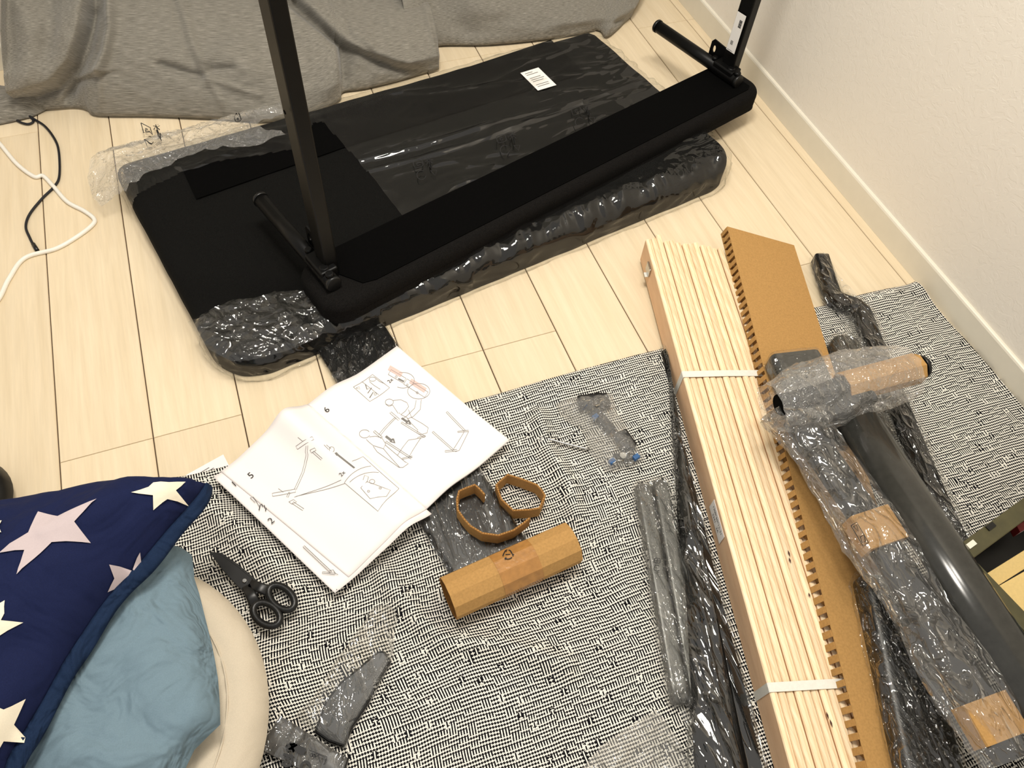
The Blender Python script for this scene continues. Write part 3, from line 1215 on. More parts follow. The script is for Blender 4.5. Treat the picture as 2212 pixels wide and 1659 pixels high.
for cx, cy in ((920, 362), (1100, 308), (1262, 248)):
    ribbons('bag_print', marks(cx, cy, 22, -0.25), 0.0016, lambda x, y: CT + 0.0125, 'ink', matt)
ribbons('flap_print', marks(332, 290, 20, -0.2), 0.0018, lambda x, y: flap_z(x, y, 1) + 0.001, 'ink', matt, z0=0.05)
ribbons('flap_print', marks(525, 262, 14, -0.3)[1:3], 0.0018, lambda x, y: flap_z(x, y, 1) + 0.001, 'ink', matt, z0=0.05)


# ================================================================== PADDED PANEL WITH ITS METAL FRAME
PT = 0.050
ang = math.radians(18.3)
PU = Vector((math.cos(ang), math.sin(ang), 0))
PV = Vector((math.sin(ang), -math.cos(ang), 0))
PLX, PLY = 1.192, 0.136
PZ0, PZ1 = CT + 0.006, CT - 0.016          # bottom of the panel at its left and right end
PO = W(655, 563, PZ0 + PT) - PU * 0.026


def p_world(p):
    q = Vector((PO.x, PO.y, 0)) + PU * p[0] + PV * p[1]
    q.z = PZ0 + (PZ1 - PZ0) * p[0] / PLX + p[2]
    return q


panel = empty('backrest_panel', p_world((PLX / 2, PLY / 2, 0)))
tag(panel, 'narrow black padded panel lying on the mattress, two black metal posts standing on it', 'sofa part')
slab_grid('padding', p_world, PLX, PLY, PT, 0.019, lambda a, b: 0.042, 'knit_soft', panel, 0.075, 130, 46, 0.0,
          lambda a, b, p, n: 0.0012 * nz(a, b, 22, 1) * (1 - n[2]) - (0.0025 if (abs(p[2] - PT * 0.42) < 0.003 and n[2] < 0.3) else 0), None, 0.0005)
# close the underside and lay the flat black cover cloth over the top
mk('underside', [p_world(q) for q in ((0.05, 0.03, 0.001), (PLX - 0.05, 0.03, 0.001), (PLX - 0.05, PLY - 0.03, 0.001), (0.05, PLY - 0.03, 0.001))], [(3, 2, 1, 0)], 'felt', panel)
cov = [(0.028, 0.006), (PLX - 0.032, 0.006), (PLX - 0.032, PLY - 0.026), (PLX - 0.045, PLY - 0.019), (0.11, PLY - 0.019), (0.085, PLY - 0.026)]
ctop = [p_world((a, b, PT + 0.0024 - (0.003 if b < 0.005 else 0))) for a, b in cov]
mk('cover_cloth', ctop + [q - Vector((0, 0, 0.002)) for q in ctop], [tuple(range(6)), tuple(range(11, 5, -1))] + [(i, (i + 1) % 6, 6 + (i + 1) % 6, 6 + i) for i in range(6)], 'felt', panel)
patch = [p_world((a, b, PT + 0.0012)) for a, b in ((0.028, PLY - 0.055), (0.095, PLY - 0.055), (0.095, PLY - 0.024), (0.05, PLY - 0.024))]
# stitched seam along the front edge
seam = [p_world((a, PLY + 0.0015, PT * 0.42)) for a in np.linspace(0.06, PLX - 0.06, 150)]
sv, sf = [], []
for i, q in enumerate(seam):
    if i % 1 == 0:
        b0 = len(sv)
        for dx, dz in ((-0.0025, -0.0012), (0.0025, 0.0002), (0.0025, 0.0014), (-0.0025, 0.0002)):
            sv.append(q + PU * dx + Vector((0, 0, dz)) + PV * 0.0012)
        sf.append((b0, b0 + 1, b0 + 2, b0 + 3))
so = mk('seam_stitches', sv, sf, 'felt', panel)
tag(so, kind='stuff')


def post_frame(a0, pipe_back, post_b, has_label):
    """cross pipe over the panel, upright tube, angle plate, nut"""
    z = PT + 0.016
    pipe0, pipe1 = p_world((a0, PLY - 0.045, z)), p_world((a0, -pipe_back, z))
    sweep('cross_pipe', [pipe0, pipe1], circ(0.0145, 18), 'metal', panel)
    # end caps
    for q, d in ((pipe0, PV), (pipe1, -PV)):
        sweep('pipe_cap', [q - d * 0.002, q + d * 0.004, q + d * 0.006], circ(0.0158, 18), 'black_plastic', panel, scale=lambda t: 1.0 if t < 0.8 else 0.9)
    base = p_world((a0 + 0.016, post_b, z))
    top = base + Vector((0, 0, 0.62))
    prof = rrect(0.026, 0.036, 0.003, 2)
    sweep('post', [base - Vector((0, 0, 0.012)), top], prof, 'metal', panel, smooth=False, up=PV)
    sweep('post_cap', [top, top + Vector((0, 0, 0.004))], rrect(0.027, 0.037, 0.003, 2), 'black_plastic', panel, smooth=False, up=PV)
    # angle plate with a slot
    pc = base - PV * 0.045
    hw, hh = 0.024, 0.03
    ex, ez = PV, Vector((0, 0, 1))
    outer = [(-hw, -0.012), (hw, -0.012), (hw, hh), (-hw + 0.006, hh + 0.004), (-hw, hh - 0.004)]
    slot = [(-0.012 + 0.0045 * math.cos(t), 0.012 + 0.009 * math.sin(t)) for t in np.linspace(0, 2 * PI, 12, endpoint=False)]
    pts2 = [Vector(q) for q in outer] + [Vector(q) for q in slot]
    ed = [(i, (i + 1) % 5) for i in range(5)] + [(5 + i, 5 + (i + 1) % 12) for i in range(12)]
    rr = delaunay_2d_cdt(pts2, ed, [], 1, 1e-6)
    fc = []
    for t in rr[2]:
        c = sum((rr[0][i] for i in t), Vector((0, 0))) / 3
        if ((c.x + 0.012) / 0.0045) ** 2 + ((c.y - 0.012) / 0.009) ** 2 < 0.95:
            continue
        fc.append(tuple(t))
    vv = [pc + ex * q.x + ez * (q.y + 0.012) for q in rr[0]]
    o = mk('angle_plate', vv, fc, 'metal', panel)
    so_ = o.modifiers.new('thick', 'SOLIDIFY')
    so_.thickness = 0.003
    # bolts and nut
    for bb, rr_ in ((PLY - 0.07, 0.009), (post_b + 0.036, 0.008), (post_b - 0.036, 0.007)):
        q = p_world((a0, bb, z + 0.0125))
        sweep('bolt', [q, q + Vector((0, 0, 0.006)), q + Vector((0, 0, 0.0085))], circ(rr_, 12), 'metal', panel, scale=lambda t: 1 if t < 0.8 else 0.75)
    sad = p_world((a0 + 0.004, post_b, z + 0.004))
    obox('saddle', sad, PV, PU, (0, 0, 1), 0.030, 0.017, 0.014, 'metal', panel, 0.003)
    # hole in the post face
    hq = base + Vector((0, 0, 0.34)) - PU * 0.0185 + PV * 0.004
    if not has_label:
        sweep('bolt_hole', [hq, hq - PU * 0.0007], circ(0.0035, 12), 'felt', panel, up=PV)
    return base


base_l = post_frame(0.036, 0.170, 0.048, False)
base_r = post_frame(PLX - 0.062, 0.175, 0.050, True)
# white sticker with small print on the right post, facing the room
lc = base_r + Vector((0, 0, 0.10)) - PU * 0.0184
fz = Vector((0, 0, 1))
stv = [lc + PV * a + fz * b - PU * 0.0006 for a, b in ((-0.0125, -0.045), (0.0125, -0.045), (0.0125, 0.047), (-0.0125, 0.047))]
stk = mk('sticker', stv + [q + PU * 0.0005 for q in stv], [(0, 1, 2, 3), (7, 6, 5, 4), (0, 4, 5, 1), (1, 5, 6, 2), (2, 6, 7, 3), (3, 7, 4, 0)], 'sticker', panel)
stk['label'] = 'white sticker with small black print'
pv_, pf_ = [], []


def sbar(a, b, w, h):
    b0 = len(pv_)
    for x, y in ((a - w / 2, b - h / 2), (a + w / 2, b - h / 2), (a + w / 2, b + h / 2), (a - w / 2, b + h / 2)):
        pv_.append(lc + PV * x + fz * y - PU * 0.001)
    pf_.append((b0, b0 + 1, b0 + 2, b0 + 3))


for i in range(6):
    sbar(0.004, 0.032 - i * 0.003, 0.008, 0.0018 + 0.0006 * (i % 2))
for i in range(4):
    sbar(-0.003, -0.02 - i * 0.0025, 0.007, 0.0012)
for i in range(3):
    sbar(-0.002, -0.042 - i * 0.004, 0.016, 0.0008)
for lo_, hi_ in ((0, 6), (6, 10), (10, 13)):
    mk('sticker_print', pv_[lo_ * 4:hi_ * 4], [tuple(q - lo_ * 4 for q in t) for t in pf_[lo_:hi_]], 'ink', stk)


# ================================================================== FLAT WRAPPED PIECE UNDER THE MATTRESS AND THE BOOKLET
def strip_frame(p0, p1):
    u = (p1 - p0)
    u.z = 0
    ln = u.length
    u.normalize()
    return u, Vector((u.y, -u.x, 0)), ln


def wrapped_bar(name, ca, cb, width, thick, label, body='knit', film='film_tight', za=0.008, zb=None, r=None, amp=0.002, ext=0.02, cat='furniture part', nseg=150, fold=None, ends=0.02):
    """long flat bar in tight film; ca, cb: centre points of its ends at the bottom"""
    zb = za if zb is None else zb
    r = r or min(thick * 0.45, 0.014)
    u, s, ln = strip_frame(Vector(ca), Vector(cb))
    o0 = Vector((ca[0], ca[1], 0)) - s * width / 2

    def wd(p):
        q = o0 + u * p[0] + s * p[1]
        q.z = za + (zb - za) * p[0] / ln + p[2]
        return q
    root = empty(name, wd((ln / 2, width / 2, 0)))
    tag(root, label, cat)
    slab_grid('body', wd, ln, width, thick, r, ends, body, root, thick, max(20, int(ln / 0.012)), 26, 0, None, None, 0.0005)
    sd = hash(name + label) % 50

    def disp(a, b, p, n):
        h = amp * (0.6 + 0.9 * ridged(a, b, 26, 0.25, 2.2, sd * 0.1 + 0.37)) + amp * 0.5 * ridged(a, b, 80, -0.5, 1, 3.1)
        return 0.0012 + max(0, h)
    slab_grid('plastic_wrap', wd, ln, width, thick, r, ends, film, root, thick + ext, nseg, 60, 0, disp, None, 0.001)
    return root, wd, ln


fa = W(735, 690, 0.01)
fb = W(1078, 1240, 0.01)
fp_root, fp_wd, fp_ln = None, None, None


# ================================================================== BOOKLET
SA, SB = W(668, 884, 0.016), W(922, 1108, 0.016)         # spine ends
LA, LB = W(468, 1043, 0.012), W(727, 1290, 0.012)        # outer corners of the left page
RA, RB = W(860, 767, 0.014), W(1099, 963, 0.014)         # outer corners of the right page
BK = (SA + SB) / 2
sp_dir = (SB - SA)
sp_dir.z = 0
sp_len = sp_dir.length
sp_dir.normalize()
rp_dir = Vector((-sp_dir.y, sp_dir.x, 0))
if rp_dir.dot(RA - SA) < 0:
    rp_dir = -rp_dir


def page_z(x, y):
    d = Vector((x - SA.x, y - SA.y, 0))
    w = d.dot(rp_dir)
    t = d.dot(sp_dir) / sp_len
    if w < 0:
        q = -w
        hump = 0.030 * math.exp(-((q - 0.045) / 0.030) ** 2) * (0.75 + 0.25 * math.cos(PI * t)) + 0.012 * math.exp(-((q - 0.09) / 0.06) ** 2)
        edge = 0.005 * max(0, (q - 0.15) / 0.05)
        return 0.030 + hump + edge + 0.0016 * math.sin(t * 6 + q * 30)
    hump = 0.012 * math.exp(-((w - 0.05) / 0.04) ** 2)
    lift = 0.016 * max(0, (w - 0.1) / 0.1) * max(0, 1 - t * 1.4) + 0.006 * max(0, (w - .12) / .08) * t
    return 0.030 + hump + lift


def page(name, corners, dz, parent, spacing=0.009):
    """corners: a, b on the spine, c, d outer (xy)"""
    a, b, c, d = [Vector((q[0], q[1])) for q in corners]
    na, nb = 44, 26
    v, f = [], []
    for i in range(na + 1):
        for j in range(nb + 1):
            t, s = j / nb, i / na
            q = a.lerp(b, t).lerp(d.lerp(c, t), s)
            v.append((q.x, q.y, page_z(q.x, q.y) + dz))
    for i in range(na):
        for j in range(nb):
            k = i * (nb + 1) + j
            f.append((k, k + 1, k + nb + 2, k + nb + 1))
    n = len(v)
    v2 = v + [(x, y, z - 0.0006) for x, y, z in v]
    f2 = list(f) + [tuple(n + i for i in reversed(q)) for q in f]
    bd = [j for j in range(nb + 1)] + [i * (nb + 1) + nb for i in range(1, na + 1)] + [na * (nb + 1) + j for j in range(nb - 1, -1, -1)] + [i * (nb + 1) for i in range(na - 1, 0, -1)]
    for i in range(len(bd)):
        p, q = bd[i], bd[(i + 1) % len(bd)]
        f2.append((p, q, q + n, p + n))
    return recalc(mk(name, v2, f2, 'paper', parent, True))


book = empty('instruction_booklet', (BK.x, BK.y, 0.01))
tag(book, 'open white assembly booklet with line drawings of steps 5 and 6', 'booklet')
page('right_page', (SA, SB, RB, RA), 0.0, book)
la2 = Vector(LA).lerp(Vector(SA), 0.075)
lb2 = Vector(LB).lerp(Vector(SB), 0.19)
page('left_page', (SA, SB, Vector(LB).lerp(Vector(SB), 0.16) + sp_dir * -0.004, la2), 0.0, book)
page('lower_page', (SA + sp_dir * 0.003, SB + sp_dir * 0.012, LB, LA), -0.0022, book)
page('lowest_page', (SA + sp_dir * 0.001, SB + sp_dir * 0.004, Vector(LB) - sp_dir * 0.006 + rp_dir * 0.003, Vector(LA) + rp_dir * 0.004), -0.004, book)
page('under_page', (SA, SB + sp_dir * 0.0, Vector(RB) - rp_dir * 0.004, Vector(RA) - rp_dir * 0.006), -0.002, book)


def bz(ox, oy, s, pts):
    return [(ox + s * x, oy + s * y) for x, y in pts]


Zp = lambda px, py: (440 + px * 0.33764, 740 + py * 0.33764)     # traced from an enlarged crop


def tz(pts):
    return [Zp(*p) for p in pts]


def arc(cx, cy, rx, ry, a0, a1, n=16, rot=0.0):
    c, s = math.cos(rot), math.sin(rot)
    out = []
    for t in np.linspace(math.radians(a0), math.radians(a1), n):
        x, y = rx * math.cos(t), ry * math.sin(t)
        out.append((cx + c * x - s * y, cy + s * x + c * y))
    return out


def bar(p, q, w):
    """outlined bar from p to q (crop pixels)"""
    dx, dy = q[0] - p[0], q[1] - p[1]
    l = math.hypot(dx, dy)
    nx, ny = -dy / l * w / 2, dx / l * w / 2
    return [(p[0] + nx, p[1] + ny), (q[0] + nx, q[1] + ny), (q[0] - nx, q[1] - ny), (p[0] - nx, p[1] - ny), (p[0] + nx, p[1] + ny)]


thin, bold = 0.00065, 0.0022
D = []
# step 6: warning box
D += [tz([(958, 285), (1080, 205), (1190, 290), (1063, 378), (958, 285)]), tz([(1012, 250), (1120, 335)]), tz([(975, 292), (995, 283), (1000, 300), (975, 292)])]
D += [(tz([(1035, 268), (1045, 300), (1075, 290), (1050, 325), (1085, 318), (1062, 355)]), 0.0016)]
D += [tz(arc(1080, 235, 22, 14, 0, 330, 10)), tz([(1060, 250), (1090, 275), (1130, 300)]), tz([(1095, 225), (1125, 250), (1160, 265)]), tz(arc(1098, 330, 8, 8, 0, 360, 8))]
# two round close-ups
D += [tz(arc(1275, 242, 73, 50, -110, 120, 22)), tz(arc(1376, 312, 71, 50, 0, 360, 28))]
D += [tz(bar((1190, 190), (1285, 245), 36)), tz(bar((1290, 250), (1425, 335), 40)), tz(arc(1232, 220, 7, 7, 0, 360, 8)), tz(arc(1303, 272, 6, 6, 0, 360, 8)), tz(arc(1366, 322, 7, 7, 0, 360, 8))]
D += [(tz([(1245, 232), (1280, 250)]), 0.003)]
D += [tz([(1360, 370), (1350, 420), (1300, 470), (1270, 490)]), tz([(1393, 365), (1385, 430), (1340, 475), (1300, 490)])]
# person one, bending over
D += [tz(arc(1188, 382, 26, 20, 0, 360, 16)), tz([(1165, 395), (1185, 410), (1210, 400)]), tz([(1212, 372), (1260, 366), (1300, 385), (1312, 410), (1290, 440), (1262, 462), (1250, 450)]), tz([(1210, 402), (1225, 425), (1245, 455)]), tz([(1262, 462), (1300, 480), (1330, 520), (1370, 560), (1365, 580), (1390, 590), (1430, 578), (1436, 545), (1400, 520), (1330, 480), (1310, 430)])]
D += [tz(bar((1195, 448), (1250, 495), 12)), tz([(1225, 478), (1120, 590)]), tz([(1232, 482), (1130, 597)]), tz(bar((1090, 568), (1140, 610), 12))]
# person two, kneeling
D += [tz(arc(1030, 585, 34, 26, 20, 330, 18)), tz([(1040, 620), (1060, 640), (1085, 660), (1150, 680), (1165, 650), (1140, 610), (1100, 600), (1060, 605)]), tz([(1085, 665), (1110, 700), (1250, 800), (1275, 800), (1310, 775), (1290, 765), (1160, 655)]), tz([(1150, 680), (1200, 740), (1255, 800)])]
# bed frame being pushed together
D += [tz(bar((1265, 512), (1415, 605), 10)), tz(bar((1165, 635), (1330, 742), 10)), tz([(1370, 615), (1310, 625), (1240, 722)]), tz([(1390, 610), (1310, 740)]), tz(bar((1270, 745), (1335, 730), 8)), tz(bar((1370, 612), (1420, 598), 8))]
# finished outline at the right
D += [tz(bar((1555, 445), (1670, 565), 10)), tz(bar((1465, 572), (1600, 692), 10)), tz([(1695, 570), (1635, 690), (1610, 700)]), tz([(1665, 575), (1600, 680)]), tz(bar((1545, 697), (1620, 690), 10)), tz(bar((1625, 572), (1695, 566), 8))]
D += [(tz([(1267, 484), (1305, 510)]), 0.004), (tz([(1165, 600), (1205, 630)]), 0.004)]
for tip, a, b2 in (((1322, 524), (1312, 498), (1296, 516)), ((1222, 642), (1212, 616), (1196, 634))):
    D.append((tz([a, tip, b2, a]), 0.003))
# step 5 on the left page
D += [tz(bar((595, 675), (700, 612), 22)), tz([(603, 608), (632, 632)]), tz([(655, 662), (650, 700), (655, 720), (630, 830), (580, 940)]), tz([(667, 660), (662, 700), (668, 720), (642, 832), (592, 942)])]
D += [tz([(680, 690), (710, 675), (720, 690), (690, 708), (680, 690)]), tz(bar((700, 700), (755, 748), 12)), tz(bar((440, 975), (588, 948), 20)), tz([(478, 935), (510, 958)]), tz(bar((550, 960), (535, 990), 10))]
D += [tz([(545, 1020), (575, 1005), (595, 1020), (565, 1035), (545, 1020)]), tz(bar((570, 1025), (638, 1070), 14)), tz([(580, 990), (880, 880)]), tz([(590, 985), (905, 902), (1115, 1080), (1250, 935), (1130, 830), (1020, 730), (950, 760)])]
D += [tz(arc(1090, 1010, 220, 220, 210, 265, 14)), tz(arc(1090, 1050, 220, 220, 225, 278, 14)), tz([(1005, 930), (1045, 890), (1195, 945), (1170, 985), (1065, 1000), (1005, 930)]), tz(arc(1055, 952, 8, 6, 0, 360, 8)), tz(arc(1130, 932, 8, 6, 0, 360, 8)), tz([(1020, 880), (1030, 850), (1055, 860), (1045, 895)]), tz(arc(1078, 890, 18, 14, 0, 360, 10))]
D += [(tz([(850, 712), (965, 803)]), 0.0032), (tz([(845, 705), (858, 722)]), 0.004), tz(arc(820, 685, 16, 18, 150, 420, 12)), tz([(770, 655), (800, 685)]), tz([(785, 655), (815, 680)])]
ribbons('line_drawing', D, thin, lambda x, y: page_z(x, y), 'ink_grey', book, 0.0009)
# pink tinted pieces of the close-up
for a, b2 in (((1190, 190), (1270, 236)), ((1325, 272), (1420, 332))):
    pl_ = [W(*Zp(*q), 0.022)[:2] for q in bar(a, b2, 30)[:4]]
    sheet('tinted_bar', pl_, lambda x, y, d: page_z(x, y) + 0.0007, 'ink_pink', book, 0.02)
# step numerals, set along the page
def numeral(txt, zx, zy, size, name='step_number'):
    px_, py_ = Zp(zx, zy)
    z = 0.03
    for _ in range(6):
        q = W(px_, py_, z)
        z = page_z(q.x, q.y) + 0.0014
    text_mesh(name, txt, W(px_, py_, z), rp_dir, -sp_dir, size, 'ink', book)


for txt, zx, zy, size in (('6', 787, 430, 0.017), ('5', 302, 850, 0.017), ('1', 195, 905, 0.016), ('2', 432, 1140, 0.016), ('2x', 1194, 243, 0.010), ('2x', 886, 838, 0.010)):
    numeral(txt, zx, zy, size)
low = []
low += [(tz([(298, 995), (318, 990), (345, 1030), (355, 1050)]), 0.0007), (tz([(298, 995), (330, 1025)]), 0.0007), (tz([(355, 1075), (362, 1040), (372, 1035), (378, 1050), (388, 1042), (392, 1060), (400, 1060), (396, 1080)]), 0.0014)]
low += [(tz(bar((640, 1305), (815, 1470), 12)), 0.0007), (tz(bar((760, 1472), (840, 1482), 9)), 0.0007), (tz([(805, 1462), (828, 1455), (845, 1480), (860, 1485)]), 0.0007), (tz([(850, 1580), (854, 1584)]), 0.0012)]
for grp in (low[:3], low[3:6], low[6:]):
    ribbons('small_print', grp, 0.0008, lambda x, y: page_z(x, y), 'ink', book, 0.0012)

# loose white sheet whose corner shows beyond the rug
sh = [W(a, b, 0.002)[:2] for a, b in ((395, 1032), (404, 1024), (482, 981), (497, 1010), (540, 1100), (450, 1130))]
pp_ = sheet('paper_sheet', sh, lambda x, y, d: 0.0011, 'paper', None, 0.03)
tag(pp_, 'white sheet of paper on the floor, mostly hidden under the rug edge', 'paper')
ribbons('print', [[(432, 1022), (452, 1010)], [(440, 1024), (462, 1011)]], 0.0015, lambda x, y: 0.0012, 'ink_grey', pp_)

# flat wrapped board running from under the mattress to the cardboard tube
fr_, fwd_, fln_ = wrapped_bar('flat_wrapped_board', (fa.x, fa.y, 0), (fb.x, fb.y, 0), 0.135, 0.008,
                              'flat black board in clear film running from under the mattress to the cardboard tube', 'black_plastic', 'film_tight', 0.005, 0.0115, 0.003, 0.0014, 0.012, nseg=180)


# ================================================================== CARDBOARD TUBE AND CUT RINGS
def sym_lines(cx, cy, s, rot=0.0):
    out = []
    for k in range(3):
        a = rot + k * 2 * PI / 3
        pts = [(cx + s * math.cos(a + t) * (1 + 0.15 * math.cos(3 * t)), cy + s * math.sin(a + t)) for t in np.linspace(0.15, 1.7, 7)]
        out.append(pts)
        e = pts[-1]
        out.append([(e[0] + s * 0.3, e[1] - s * 0.15), e, (e[0] + s * 0.1, e[1] + s * 0.3)])
    return out


ta, tb = W(968, 1293, 0.042), W(1236, 1172, 0.042)
tube = empty('cardboard_tube', ((ta.x + tb.x) / 2, (ta.y + tb.y) / 2, 0.01))
tag(tube, 'brown faceted cardboard tube closed with clear tape, lying on the rug', 'tube')
TR = 0.0345
rug_under = 0.0085


def octo(r, n=11, ph=0.2):
    return circ(r, n, ph)


def tube_shell(name, pa, pb, r, th, mat, parent, n=11, ph=0.2, inner='card_dark'):
    fr = frames([pa, pb])
    v, f, fm = [], [], []
    for (p, t, s, u) in fr:
        for rr in (r, r - th):
            for a, b in octo(rr, n, ph):
                v.append(p + s * a + u * b)
    for k in range(n):
        k2 = (k + 1) % n
        f.append((k, k2, 2 * n + k2, 2 * n + k))
        fm.append(0)
        f.append((n + k, 3 * n + k, 3 * n + k2, n + k2))
        fm.append(1)
        f.append((k, n + k, n + k2, k2))
        fm.append(1)
        f.append((2 * n + k, 2 * n + k2, 3 * n + k2, 3 * n + k))
        fm.append(1)
    return mk(name, v, f, mat, parent, False, None, [inner], fm)


ta.z = tb.z = TR + rug_under
tube_shell('tube_wall', ta, tb, TR, 0.003, 'card', tube)
tm, td = (ta + tb) / 2, (tb - ta).normalized()
tpo = tube_shell('tape', tm - td * 0.033 + td * 0.006, tm + td * 0.033 + td * 0.006, TR + 0.0006, 0.0004, 'tape', tube, inner='tape')
tpo['label'] = 'clear packing tape'
s_ = td.cross(Vector((0, 0, 1))).normalized()


def tube_top(x, y):
    d = Vector((x - ta.x, y - ta.y, 0))
    w = d.dot(s_)
    a = TR * 0.985
    return ta.z + math.sqrt(max(1e-6, a * a - w * w)) + 0.0008


ribbons('recycling_mark', sym_lines(1097, 1198, 10, 0.5) + [[(1092, 1198), (1102, 1198)]], 0.0016, tube_top, 'ink', tube, 0.0008, z0=0.07)


def ring(name, pts_px, height, label, z=0.009, closed=False, lean=0.0, under=0.0):
    """corrugated strip standing on edge; pts_px trace its upper edge"""
    T_ = [W(a, b, z + height) for a, b in pts_px]
    n = len(T_)
    th = 0.0032
    cen = sum(T_, Vector()) / n
    v, f, fm = [], [], []
    fr = frames(T_, closed)
    for (p, t, s, u) in fr:
        for off in (0, th):
            for hz in (0, -height):
                v.append(Vector((p.x, p.y, z + height + hz)) + s * off)
    m = n if closed else n - 1
    for i in range(m):
        a, b = 4 * i, 4 * ((i + 1) % n)
        f += [(a, b, b + 1, a + 1), (a + 2, a + 3, b + 3, b + 2), (a, a + 2, b + 2, b), (a + 1, b + 1, b + 3, a + 3)]
        fm += [0, 0, 1, 1]
    if not closed:
        f += [(0, 1, 3, 2), (4 * n - 4, 4 * n - 2, 4 * n - 1, 4 * n - 3)]
        fm += [0, 0]
    o = recalc(mk(name, v, f, 'card', None, False, None, ['card_dark'], fm))
    tag(o, label, 'cardboard', 'cut cardboard strips')
    # fluting visible on the upper cut edge
    fv, ff = [], []
    for i in range(m):
        p, q = T_[i], T_[(i + 1) % n]
        sd = fr[i][2]
        ln = (q - p).length
        k = max(1, int(ln / 0.004))
        for j in range(k):
            a = p.lerp(q, (j + 0.2) / k)
            b = p.lerp(q, (j + 0.6) / k)
            b0 = len(fv)
            fv += [a + sd * 0.0006 + Vector((0, 0, .0006)), b + sd * 0.0006 + Vector((0, 0, .0006)), b + sd * (th - 0.0006) + Vector((0, 0, .0006)), a + sd * (th - 0.0006) + Vector((0, 0, .0006))]
            ff.append((b0, b0 + 1, b0 + 2, b0 + 3))
    fl = mk('fluting', fv, ff, 'card', o)
    tag(fl, kind='stuff')
    return o


Zr = lambda p: (860 + p[0] * 0.3376, 820 + p[1] * 0.3376)
ring('cut_cardboard_ring', [Zr(p) for p in ((548, 738), (520, 706), (490, 678), (440, 697), (395, 716), (383, 765), (388, 832), (425, 885), (465, 930), (540, 976), (640, 990), (735, 958), (800, 912), (838, 880))], 0.030,
     'open brown cardboard strip bent like a hook, lying nearer the booklet', 0.0225)
ring('cut_cardboard_ring', [Zr(p) for p in ((700, 602), (790, 630), (890, 668), (922, 702), (945, 742), (928, 785), (908, 826), (842, 838), (735, 842), (695, 806), (655, 768), (622, 672), (655, 640))], 0.030,
     'closed brown cardboard ring with bent corners, right of the hook-shaped strip', 0.009, closed=True)


# ================================================================== HARDWARE BAG, HEX KEY
Zb = lambda p: (1180 + p[0] * 0.12054, 830 + p[1] * 0.12054)
hb_poly = pxpoly([Zb(p) for p in ((185, 320), (430, 235), (620, 190), (820, 195), (1070, 140), (1200, 190), (1280, 480), (1400, 680), (1560, 960), (1700, 1180), (1785, 1320), (1560, 1440), (1300, 1500), (1085, 1550), (960, 1390), (760, 1180), (730, 920), (600, 750), (400, 650), (240, 510))], 0.015)
hbag = empty('hardware_bag', (sum(p[0] for p in hb_poly) / len(hb_poly), sum(p[1] for p in hb_poly) / len(hb_poly), 0.008))
tag(hbag, 'small clear bag of black screws and fittings on the rug', 'bag')
for (ax, ay, bx, by, w, h) in ((560, 380, 1120, 330, 280, 0.014), (780, 430, 1200, 900, 170, 0.012), (1290, 900, 1500, 1200, 260, 0.015), (850, 230, 1030, 260, 130, 0.01), (1180, 1330, 1600, 1330, 110, 0.011)):
    a, b2 = W(*Zb((ax, ay)), 0.012), W(*Zb((bx, by)), 0.012)
    u = (b2 - a)
    ln = u.length
    u.normalize()
    obox('fitting', (a + b2) / 2 + Vector((0, 0, h / 2)), u, (-u.y, u.x, 0), (0, 0, 1), ln / 2, w * 0.12054 * 0.00045, h / 2, 'black_plastic', hbag, 0.004)
for (ax, ay, bx, by) in ((1230, 1360, 1390, 1370), (1420, 1250, 1540, 1180), (1450, 1400, 1580, 1420), (880, 640, 930, 540), (1280, 830, 1230, 900)):
    a, b2 = W(*Zb((ax, ay)), 0.024), W(*Zb((bx, by)), 0.024)
    sweep('screw', [a, b2], circ(0.0018, 8), 'steel', hbag)
for (ax, ay) in ((1375, 1280), (1190, 1370)):
    q = W(*Zb((ax, ay)), 0.024)
    sweep('washer', [q, q + Vector((0, 0, 0.002))], circ(0.006, 14), 'steel', hbag, up=Vector((1, 0, 0)))
for (ax, ay) in ((1610, 1310), (880, 590), (1180, 1385)):
    q = W(*Zb((ax, ay)), 0.022)
    obox('plug', q, (1, 0.3, 0), (-0.3, 1, 0), (0, 0, 1), 0.006, 0.0045, 0.0045, 'blue_plug', hbag, 0.0015)
hb_film = sheet('bag', hb_poly, lambda x, y, d: 0.010 + 0.030 * min(1, d / 0.03) ** 0.7 + 0.005 * ridged(x, y, 50, 0.8, 1.5, 2) * min(1, d / 0.01), 'film_milky', hbag, 0.0035)
key = smooth_path([W(1166, 957, 0.012), W(1169, 948, 0.018), W(1176, 946, 0.018), W(1225, 959, 0.016), W(1274, 971, 0.014)], 5)
ko = sweep('hex_key', key, circ(0.0022, 6), 'steel')
tag(ko, 'thin silver hex key on the rug beside the clear hardware bag', 'hex key')


